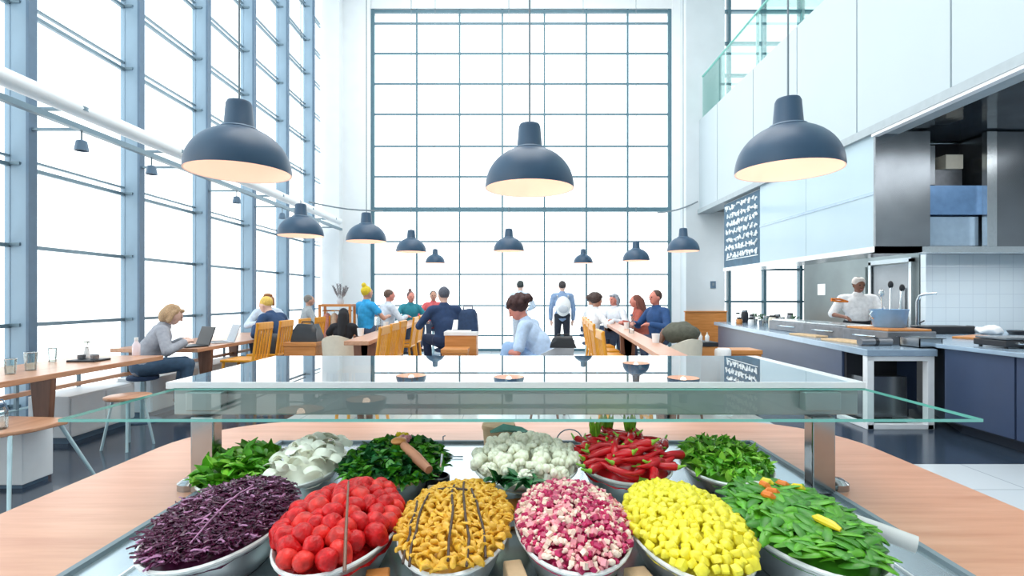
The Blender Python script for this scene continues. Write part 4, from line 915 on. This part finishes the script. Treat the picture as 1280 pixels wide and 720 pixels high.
# bags
def bag(lb, x, y, z, w, d, h, m, rz=0, nm='shoulder_bag'):
    o = thing(nm, lb, 'bag', (x, y, z), rz); mb = MB(); mb.box((0, 0, h / 2), (w, d, h)); bmesh.ops.subdivide_edges(mb.bm, edges=mb.bm.edges, cuts=3, use_grid_fill=True)
    for v in mb.bm.verts:
        t = v.co.z / h; v.co.x *= 1 - .35 * t * t; v.co.y *= 1 - .55 * t * t; v.co.x += .03 * t * noise.noise(v.co * 9); v.co.z = max(0, v.co.z + (.02 * noise.noise(v.co * 11) if t > .1 else 0))
    mb.build('bag_body', M[m], o, ang=80); MB().tube([(-w * .25, 0, h * .92), (-w * .2, 0, h * 1.15), (w * .2, 0, h * 1.15), (w * .25, 0, h * .92)], .009, 6).build('strap', M[m], o); return o
bag('slumped black bag on the orange-brown box seat', -2.72, 6.68, .78, .34, .24, .22, 'black'); bag('black handbag hung on the pale grey tub chair', .50, 5.42, .82, .28, .08, .12, 'black', -.1)
bag('dark teal rucksack leaning behind the white laptop', -.62, 6.62, .92, .26, .18, .28, 'darknavy', nm='rucksack')
boxseat('dark brown side counter behind the orange box seat left of centre', -.70, 6.62, .2, .16, .92, 'paper')
bag('black bag on the second chair of the laptop table', -3.36, 6.95, .6, .3, .24, .26, 'black')
# laptops
def laptop(lb, x, y, z, rz, m, op=1.9, w=.17, d=.12):
    o = thing('laptop', lb, 'laptop', (x, y, z), rz); MB().bx(-w, w, -d, d, 0, .016).build('laptop_base', M[m], o, smooth=False, bevel=.004); MB().bx(-w + .02, w - .02, -d + .02, d * .5, .016, .018).build('keyboard', M['black'], o, smooth=False)
    rm = MX.Rotation(op - pi / 2, 3, 'X') ; MB().box(V((0, d, .016)) + MX.Rotation(-(op - pi / 2), 3, 'X') @ V((0, .006, .115)), (2 * w, .012, .23), rot=MX.Rotation(-(op - pi / 2), 3, 'X')).build('laptop_lid', M[m], o, smooth=False, bevel=.003); return o
laptop('open black laptop in front of the seated woman', -3.93, 6.2, .757, -.6, 'black'); laptop('open pale grey laptop behind the black one', -3.9, 6.75, .757, -.8, 'greyup')
laptop('closed-looking white laptop on the dark brown side counter', -.70, 6.56, .92, 0, 'paper', 2.6, .13, .07)
# coat rack with pampas
o = thing('coat_rack', 'wooden rack with shelf in front of the white corner pier', 'coat rack', (-3.0, 8.6, 0))
MB().bx(-.27, .27, -.14, .14, 1.20, 1.24).build('top_shelf', M['orange'], o, smooth=False, bevel=.004)
for sx in (-1, 1):
    for sy in (-1, 1): MB().bx(sx * .25 - .018, sx * .25 + .018, sy * .12 - .018, sy * .12 + .018, 0, 1.2).build('post', M['orange'], o, smooth=False)
MB().tube([(-.25, 0, 1.13), (.25, 0, 1.13)], .012, 8).build('hanging_rail', M['chrome'], o)
for i, (x, c, lb) in enumerate(((-.17, (.62, .27, .22), 'rose pink coat hanging nearest the glazing on the rack'), (-.05, (.62, .50, .38), 'beige coat hanging second on the rack'), (.06, (.75, .36, .30), 'salmon pink coat hanging third on the rack'), (.17, (.55, .25, .12), 'rust brown coat hanging last on the rack'))):
    t = thing('hanging_coat', lb, 'coat', (-3.0 + x, 8.6, 0), 0, 'coats on the rack'); mb = MB(); n = 14; prf = []
    mb.lathe([(.02, 1.09), (.05, 1.05), (.052, .95), (.05, .7), (.06, .42), (.052, .42)], 20, sx=1, sy=2.1)
    for v in mb.bm.verts: v.co.x += .012 * sin(v.co.y * 60) * (1.1 - v.co.z)
    mb.build('coat_cloth', mat('coat_cloth_%d' % i, c, .9, var=.15, scale=20), t); MB().tube([(0, 0, 1.07), (0, 0, 1.14)], .006, 6).build('hook', M['chrome'], t)
o = thing('dried_grass_vase', 'grey dried pampas plumes standing on the coat rack', 'dried grass', (-2.95, 8.6, 1.24))
MB().lathe([(.05, 0), (.06, .05), (.04, .1), (.045, .1)], 16, cap0=True).build('vase_body', M['greyup'], o)
for k in range(7):
    q = k * .9; mb = MB(); tip = V((.13 * cos(q), .08 * sin(q), .27 + .03 * (k % 3))); mb.tube([(0, 0, .05), tip * .6, tip], .004, 5)
    for j in range(26):
        t = .45 + .55 * j / 26; a_ = j * 2.4; mb.leaf(tip * t, V((cos(a_) * .5, sin(a_) * .5, .8)), V((0, 0, 1)), .05, .02)
    mb.build('plume', M['pampas'], o, recalc=False)
# olive coat over the cream chair
o = thing('draped_coat', 'olive grey coat draped over the cream tub chair', 'coat', (1.86, 5.78, .0)); mb = MB(); mb.ball((0, 0, .95), (.21, .18, .12), u=20, v=12)
for v in mb.bm.verts: v.co += V((.02, .02, .03)) * noise.noise(v.co * 12)
mb.build('coat_cloth', mat('olive_cloth', (.10, .10, .075), .9, var=.2, scale=25), o); mb = MB(); mb.tube([(-.15, .05, .97), (-.24, .02, .85), (-.25, .0, .68)], [.05, .045, .035], 10); mb.build('sleeve', M['legwood'], o)

# ------------------------------------------------------------------ people
SKIN = {'fair': mat('fair_skin', (.78, .50, .40), .5, var=.06, scale=14), 'tan': mat('tan_skin', (.55, .28, .19), .5, var=.06, scale=14), 'brown': mat('brown_skin', (.24, .10, .06), .5, var=.08, scale=14), 'red': mat('flushed_skin', (.66, .24, .18), .5, var=.08, scale=14)}
EYEM = mat('dark_eye', (.02, .015, .012), .2, var=.1); LIP = mat('lip', (.5, .16, .14), .5, var=.1); CLOTH = {}
def cloth(c):
    if c not in CLOTH: CLOTH[c] = mat('cloth_%d' % len(CLOTH), c, .85, var=.12, scale=22, bump=.12)
    return CLOTH[c]
def ik(A, T, l1, l2, pole):
    d = T - A; L = min(d.length, l1 + l2 - .004); d.normalize(); a = (l1 * l1 - l2 * l2 + L * L) / (2 * L); h = sqrt(max(l1 * l1 - a * a, 0))
    p = pole - d * pole.dot(d); p.normalize(); return A + d * a + p * h, A + d * L
def remesh(name, mb, m, parent, vox, sm=3):
    o = mb.build('tmp', m, None); md = o.modifiers.new('r', 'REMESH'); md.mode = 'VOXEL'; md.voxel_size = vox; md.use_smooth_shade = True
    s = o.modifiers.new('s', 'SMOOTH'); s.iterations = sm; s.factor = .5
    dg = bpy.context.evaluated_depsgraph_get(); me = bpy.data.meshes.new_from_object(o.evaluated_get(dg)); old = o.data
    bpy.data.objects.remove(o); bpy.data.meshes.remove(old); me.name = name
    if not me.materials: me.materials.append(m)
    n = bpy.data.objects.new(name, me); COL.objects.link(n); n.parent = parent; return n
def person(label, x, y, rz, hip, lean=0., look=.0, turn=0., hands=((.2, .35, .25), (-.2, .35, .25)), feet=None, stand=False, skin='fair', top=(.5, .5, .5), legs=(.05, .07, .12), hair='short', hairc=(.05, .03, .02), sleeve=1.0, vox=.014, s=1., tw=1., apron=None, cap=None):
    o = thing('person', label, 'person', (x, y, 0), rz); o.scale = (s, s, s)
    hipz = hip / s; H = V((0, 0, hipz)); RX = MX.Rotation(-lean, 3, 'X'); up = lambda v: H + RX @ V(v)
    neck = up((0, .0, .52)); HR = MX.Rotation(turn, 3, 'Z') @ MX.Rotation(-(lean * .35 + look), 3, 'X'); hd = lambda v: neck + HR @ V(v)
    HC = (0, .02, .135)
    body = MB(); shirt = MB(); pants = MB(); shoes = MB()
    def torso(mb, e, low=True):
        if low: mb.ball(H + V((0, 0, .0)), (.155 * tw + e, .115 + e, .12 + e), u=18, v=12)
        mb.cap(up((0, 0, .06)), up((0, 0, .22)), .118 * tw + e, .125 * tw + e, 18); mb.ball(up((0, .01, .32)), (.165 * tw + e, .115 + e, .17 + e), rot=RX, u=18, v=12)
        mb.cap(up((-.145 * tw, -.01, .43)), up((.145 * tw, -.01, .43)), .062 + e, n=14); mb.cap(up((0, 0, .42)), up((0, 0, .49)), .085 + e, .06 + e, 14)
    torso(body, 0); torso(shirt, .016, True)
    body.cap(up((0, -.005, .46)), hd((0, 0, .06)), .056, .05, 14)
    body.ball(hd(HC), (.074, .094, .108), rot=HR, u=18, v=14); body.ball(hd((0, .055, .075)), (.052, .05, .05), rot=HR, u=14, v=10)
    body.cap(hd((0, .112, .15)), hd((0, .126, .115)), .010, .015, 8); body.ball(hd((0, .095, .165)), (.05, .02, .012), rot=HR)
    for sx in (-1, 1): body.ball(hd((sx * .076, .005, .125)), (.012, .022, .032), rot=HR, u=10, v=8)
    for sx, hnd in zip((1, -1), hands):
        S = up((sx * .175 * tw, -.01, .43)); T = H + V(hnd); pole = V((sx * .8, -.4, -.7)); E_, W_ = ik(S, T, .29, .26, pole)
        body.cap(S, E_, .049, .039, 12); body.cap(E_, W_, .039, .026, 12)
        es = .014
        if sleeve >= .99: shirt.cap(S, E_, .052 + es, .042 + es, 12); shirt.cap(E_, E_.lerp(W_, .9), .042 + es, .033 + es, 12)
        else: shirt.cap(S, S.lerp(E_, sleeve), .055 + es, .052 + es, 12)
        d = (W_ - E_).normalized(); d = (d + V((0, 0, -.25)) + V((-sx * .25, 0, 0))).normalized(); side = d.cross(V((0, 0, 1))); side.normalize(); n = side.cross(d)
        palm = W_ + d * .05; body.cap(W_, palm, .027, .03, 10); body.ball(palm + d * .012, (.034, .034, .026), u=10, v=8)
        for f in range(4):
            b0 = palm + d * .03 + side * ((f - 1.5) * .019); L = (.062, .072, .068, .052)[f] if sx > 0 else (.052, .068, .072, .062)[f]
            m1 = b0 + d * L * .5 - n * .008; body.tube([b0, m1, m1 + (d * .7 - n * .7).normalized() * L * .5], [.0095, .009, .0075], 8)
        t0 = W_ + d * .03 - side * (sx * .026); body.tube([t0, t0 + d * .03 - side * (sx * .022), t0 + d * .058 - side * (sx * .022) - n * .012], [.012, .0105, .008], 8)
    fts = feet or ([(.11, .02, -hipz + .07), (-.11, .05, -hipz + .07)] if stand else [(.12, .36, -hipz + .07 if hipz < .62 else -.42), (-.12, .36, -hipz + .07 if hipz < .62 else -.42)])
    for sx, f in zip((1, -1), fts):
        h = H + V((sx * .088, 0, -.02)); F = H + V(f); K, A_ = ik(h, F, .43, .43, V((sx * .12, 1, .25)))
        body.cap(h, K, .078, .056, 14); body.cap(K, A_, .054, .036, 14); body.cap(A_, A_ + V((0, .14, -.045)), .036, .028, 10); body.ball(A_ + V((0, -.02, -.03)), (.032, .038, .036))
        pants.cap(h, K, .094, .07, 14); pants.cap(K, A_.lerp(K, .04), .07, .055, 14)
        shoes.cap(A_ + V((0, -.015, -.03)), A_ + V((0, .15, -.045)), .042, .036, 10)
    pants.ball(H, (.172 * tw, .135, .125), u=18, v=12)
    bo = remesh('body', body, SKIN[skin], o, vox)
    remesh('shirt', shirt, cloth(top), o, vox, 4); remesh('trousers', pants, cloth(legs), o, vox * 1.2, 4); remesh('shoes', shoes, M['black'], o, vox * 1.2, 2)
    for sx in (-1, 1): MB().ball(hd((sx * .03, .108, .145)), (.011, .006, .008), rot=HR, u=10, v=6).build('eye', EYEM, bo)
    MB().ball(hd((0, .104, .078)), (.024, .008, .007), rot=HR, u=10, v=6).build('mouth', LIP, bo)
    if hair:
        hb = MB(); hb.ball(hd((0, -.012, .165)), (.084, .096, .092), rot=HR, u=18, v=12)
        if hair == 'bob':
            hb.ball(hd((0, -.045, .11)), (.095, .075, .105), rot=HR, u=18, v=12)
            for sx in (-1, 1): hb.cap(hd((sx * .083, .0, .16)), hd((sx * .088, -.0, .05)), .026, .028, 10)
            hb.cap(hd((-.05, .075, .215)), hd((.05, .075, .215)), .024, n=10)
        if hair == 'afro':
            for k in range(46):
                q = k * 2.4; zz = -.2 + 1.2 * k / 46; rr_ = sqrt(max(0, 1 - zz * zz)); hb.ball(hd((.118 * rr_ * cos(q), -.025 + .112 * rr_ * sin(q) - (.035 if zz < .2 else 0), .185 + .095 * zz)), .036, u=8, v=6)
            hb.ball(hd((0, -.03, .185)), (.125, .115, .108), rot=HR)
        if hair == 'long':
            hb.cap(hd((0, -.06, .12)), up((0, -.11, .28)), .088, .075, 14)
            for sx in (-1, 1): hb.cap(hd((sx * .07, -.01, .13)), up((sx * .09, -.03, .38)), .032, .03, 10)
        if hair == 'bun': hb.ball(hd((0, -.06, .27)), .042, u=12, v=8)
        for v in hb.bm.verts: v.co += V((.006,) * 3) * noise.noise(v.co * 30)
        ho = remesh('hair', hb, mat('hair_%d' % len(bpy.data.materials), hairc, .8, var=.4, scale=30, stretch=(8, 8, 1)), o, vox, 1)
    if cap:
        cb_ = MB(); cb_.lathe([(.088, .15), (.09, .175), (.086, .21), (.06, .245), (0, .255)], 20, sx=1, sy=1.12, c=(0, -.005, 0), cap0=True)
        for v in cb_.bm.verts: v.co = hd(v.co)
        cb_.build('cap', cloth(cap), o)
    if apron:
        ap = MB(); w = .185 * tw
        ap.tube([H + V((0, .0, -.42)), H + V((0, 0, -.05)), up((0, 0, .10))], [.20 * tw, .19 * tw, .15 * tw], 20)
        remesh('apron', ap, cloth(apron), o, vox * 1.2, 3)
    return o
S_ = .0
def stool_under(lb, x, y, h, first=[None]):
    o = thing('bar_stool', lb, 'bar stool', (x, y, 0), 0, 'grey bar stools under the diners')
    MB().lathe([(.13, h - .05), (.15, h - .04), (.15, h - .01), (.13, h), (0, h)], 20, cap0=True).build('seat', M['darknavy'], o); MB().tube([(0, 0, .02), (0, 0, h - .04)], .028, 10).build('column', M['tealmetal'], o)
    MB().lathe([(.17, 0), (.17, .012), (.04, .03), (0, .03)], 20, cap0=True).build('base', M['steeldark'], o); return o
# nearest three first
person('grey-haired woman in grey cardigan bent over the black laptop', -4.08, 5.60, -.85, .60, .42, .35, 0, ((.22, .38, .27), (-.16, .42, .27)), skin='fair', top=(.33, .34, .38), legs=(.05, .10, .17), hair='bob', hairc=(.46, .30, .17), vox=.009, s=.95)
stool_under('navy stool on a pale post under the grey-haired woman', -4.08, 5.60, .50)
person('man in light blue shirt with dark brown afro seated facing the window side', .33, 5.80, 1.25, .63, .48, .35, .1, ((.10, .44, .12), (-.12, .40, .10)), feet=((.15, .44, -.30), (-.13, .50, -.26)), skin='red', top=(.50, .62, .80), legs=(.33, .48, .72), hair='afro', hairc=(.055, .022, .02), sleeve=.8, vox=.009, s=1.02, tw=1.15)
person('chef in white T-shirt and black apron working behind the island', 5.33, 8.0, pi - .45, .90, .10, .15, .3, ((.22, .34, .16), (-.20, .36, .12)), stand=True, skin='brown', top=(.88, .87, .86), legs=(.02, .02, .025), hair='short', hairc=(.03, .018, .012), sleeve=.95, vox=.010, s=1.0, tw=1.2, apron=(.012, .014, .02), cap=(.82, .74, .68))
o = thing('orange_tongs', 'orange tongs held out by the chef over the island', 'tongs', (0, 0, 0)); A = P(1058, 377, 7.72)
for k in (-1, 1): MB().tube([A + V((.02, 0, .0)), A + V((-.12, -.03, .02 + .018 * k)), A + V((-.26, -.05, .03 + .012 * k))], .014, 8).build('tong_arm', M['pepo'], o)
# guests at the glazed wall
PEOPLE = [
 dict(label='person with auburn hair in pale top facing the room at the laptop table', x=-4.44, y=9.15, rz=-2.6, hip=.66, lean=.1, skin='tan', top=(.6, .68, .78), hair='bob', hairc=(.36, .16, .06)),
 dict(label='person in navy jumper with blond hair leaning over the laptop table', x=-3.40, y=7.55, rz=1.35, hip=.68, lean=.55, look=.2, top=(.02, .055, .14), hair='short', hairc=(.85, .52, .12), tw=1.2),
 dict(label='distant person in mottled grey top at the end of the glazed wall', x=-4.42, y=10.7, rz=-.9, hip=.64, lean=.15, skin='tan', top=(.35, .37, .38), hair='short', hairc=(.22, .2, .18)),
 dict(label='person with long black hair seated with back turned in the cream tub chair', x=-2.24, y=6.62, rz=.1, hip=.66, lean=.12, skin='tan', top=(.015, .015, .02), hair='long', hairc=(.012, .012, .016), s=.72, sleeve=.5),
 dict(label='person in bright blue vest with yellow-green headscarf left of the high table', x=-2.62, y=8.9, rz=-.6, hip=.78, lean=.05, skin='tan', top=(.03, .36, .72), hair='bun', hairc=(.72, .55, .03), sleeve=.5),
 dict(label='person in pale grey hooded top leaning on the high table', x=-2.50, y=9.75, rz=-.9, hip=.74, lean=.15, skin='red', top=(.62, .66, .72), hair='short', hairc=(.13, .08, .06), tw=1.25),
 dict(label='person in teal jacket at the far end of the high table', x=-2.3, y=11.0, rz=-2.6, hip=.72, lean=.2, skin='red', top=(.03, .24, .30), hair='bun', hairc=(.16, .1, .1)),
 dict(label='person in coral red top beyond the high table', x=-1.95, y=12.05, rz=-2.9, hip=.74, lean=.1, skin='tan', top=(.72, .13, .14), hair='short', hairc=(.04, .06, .06)),
 dict(label='person in dark navy coat seated at the outer side of the high table', x=-1.02, y=7.4, rz=.5, hip=.74, lean=.12, skin='fair', top=(.018, .045, .12), legs=(.015, .03, .08), hair='short', hairc=(.09, .1, .13), tw=1.15),
 dict(label='standing person in pale blue hooded top by the big window', x=.10, y=11.8, rz=0, hip=.97, stand=True, skin='fair', top=(.62, .72, .82), legs=(.5, .55, .62), hair='short', hairc=(.05, .06, .06), hands=((.2, .25, .1), (-.2, .25, .1))),
 dict(label='standing person in blue-grey shirt with white rucksack by the big window', x=1.03, y=11.4, rz=0, hip=.95, stand=True, skin='fair', top=(.25, .36, .55), legs=(.02, .025, .04), hair='short', hairc=(.06, .05, .05), hands=((.25, .1, -.1), (-.25, .1, -.1)), tw=1.1),
 dict(label='person in white shirt with dark curly hair at the slanting table', x=1.30, y=8.9, rz=-1.2, hip=.70, lean=.2, skin='tan', top=(.86, .87, .9), hair='afro', hairc=(.07, .045, .04), s=.92),
 dict(label='person with grey hair and flushed face beyond the slanting table', x=2.02, y=10.2, rz=2.2, hip=.66, lean=.15, skin='red', top=(.8, .82, .86), hair='bob', hairc=(.3, .32, .36)),
 dict(label='small dark-haired person at the far window side of the slanting table', x=1.55, y=11.3, rz=-1.5, hip=.66, lean=.2, skin='tan', top=(.8, .8, .82), hair='short', hairc=(.06, .05, .05)),
 dict(label='person in rust-red patterned top on the kitchen side of the slanting table', x=2.3, y=9.3, rz=1.4, hip=.64, lean=.2, skin='red', top=(.42, .10, .07), hair='long', hairc=(.2, .07, .05)),
 dict(label='person in navy top with white sleeves seated before the pillar', x=2.24, y=8.0, rz=2.0, hip=.70, lean=.12, skin='red', top=(.02, .07, .2), hair='short', hairc=(.08, .045, .035), tw=1.1),
]
for d in PEOPLE:
    lb = d.pop('label'); st = d.get('stand'); person(lb, **d)
    if not st and 'cream tub' not in lb and 'jumper' not in lb: stool_under('grey bar stool under the ' + lb.split(' at ')[0].split(' beyond ')[0].split(' on the ')[0].split(' seated ')[0].split(' leaning ')[0].split(' facing ')[0].split(' left of')[0], d['x'], d['y'], d['hip'] - .12)
o = thing('white_rucksack', 'white rucksack on the back of the standing blue-shirted person', 'rucksack', (1.03, 11.4 - .2, 1.16)); mb = MB(); mb.ball((0, 0, 0), (.17, .10, .22), u=18, v=12); mb.build('bag_body', M['paper'], o); MB().ball((0, -.08, -.06), (.11, .05, .09)).build('front_pocket', M['greyup'], o); [MB().tube([(q * .1, .08, .15), (q * .12, .02, .22), (q * .12, .2, .25)], .015, 6).build('strap', M['greyup'], o) for q in (-1, 1)]
# small things on the two high tables
for i, (k, y, lb) in enumerate((('m', 6.0, 'white cup nearest on the high table left of centre'), ('m', 7.6, 'white cup halfway on the high table left of centre'), ('r', 5.1, 'white cup nearest on the slanting pale table'), ('r', 7.4, 'white cup halfway on the slanting pale table'))):
    x = (-1.157 - .069 * y - .25) if k == 'm' else (.768 + .089 * y + .17); tumbler(x, y, .90, lb, .04, .09, 'cup', 'paper', 'cup', 'white cups on the high tables')
for i, (k, y, lb) in enumerate((('m', 6.8, 'clear water bottle on the high table left of centre'), ('r', 6.5, 'clear water bottle on the slanting pale table'))):
    x = (-1.157 - .069 * y - .2) if k == 'm' else (.768 + .089 * y + .12); o = thing('water_bottle', lb, 'bottle', (x, y, .9)); MB().lathe([(.035, 0), (.035, .16), (.014, .2), (.014, .22)], 16, cap0=True).build('bottle_body', M['jarglass'], o); MB().lathe([(.016, .215), (.016, .24), (0, .24)], 12, cap0=True).build('cap', M['steeldark'], o)

# ------------------------------------------------------------------ light, sky and camera
w = bpy.data.worlds.new('World'); SC.world = w; w.use_nodes = True; nt = w.node_tree; bg = nt.nodes['Background']
tc = nt.nodes.new('ShaderNodeTexCoord'); sp = nt.nodes.new('ShaderNodeSeparateXYZ'); rp = nt.nodes.new('ShaderNodeValToRGB')
rp.color_ramp.elements[0].position = .15; rp.color_ramp.elements[0].color = (.97, 1.0, 1.0, 1)
rp.color_ramp.elements[1].position = .75; rp.color_ramp.elements[1].color = (.56, .72, .82, 1)
nt.links.new(tc.outputs['Generated'], sp.inputs[0]); nt.links.new(sp.outputs[2], rp.inputs[0]); nt.links.new(rp.outputs[0], bg.inputs[0]); bg.inputs[1].default_value = 1.9
def area(nm, loc, sx, sy, e, col, rot=(0, 0, 0)):
    l = bpy.data.lights.new(nm, 'AREA'); l.shape = 'RECTANGLE'; l.size = sx; l.size_y = sy; l.energy = e; l.color = col
    o = bpy.data.objects.new(nm, l); COL.objects.link(o); o.location = loc; o.rotation_euler = rot; return o
area('ceiling_fill', (-.2, 3.0, CEIL - .1), 6, 5, 300, (1, .98, .95)); area('ceiling_fill', (-.2, 9, CEIL - .1), 6, 5, 200, (1, .98, .96))  # unseen area lights added under the ceiling to brighten the hall
area('kitchen_fill', (6.6, 6.9, H0 - .12), 2.4, .5, 9, (.95, .98, 1)); area('kitchen_fill', (5.4, 9.2, F0 - .05), .8, 2.4, 75, (.95, .98, 1)); area('kitchen_fill', (6.2, 4, F0 - .05), 2, 2.5, 45, (.95, .98, 1))  # area lights added to lighten the kitchen, no fittings modelled
cam = bpy.data.cameras.new('camera'); cam.lens = 18; cam.sensor_width = 36; cam.shift_x = -5 / 1280; cam.shift_y = 12 / 1280; cam.clip_start = .05; cam.clip_end = 200
co = bpy.data.objects.new('camera', cam); COL.objects.link(co); co.location = (0, 0, EYE); co.rotation_euler = (A90, 0, 0); SC.camera = co
SC.view_settings.view_transform = 'Standard'; SC.view_settings.look = 'None'; SC.view_settings.exposure = .45; SC.view_settings.gamma = 1
SC.cycles.use_denoising = True; SC.cycles.max_bounces = 10; SC.cycles.transparent_max_bounces = 16; SC.cycles.diffuse_bounces = 4; SC.cycles.sample_clamp_indirect = 6
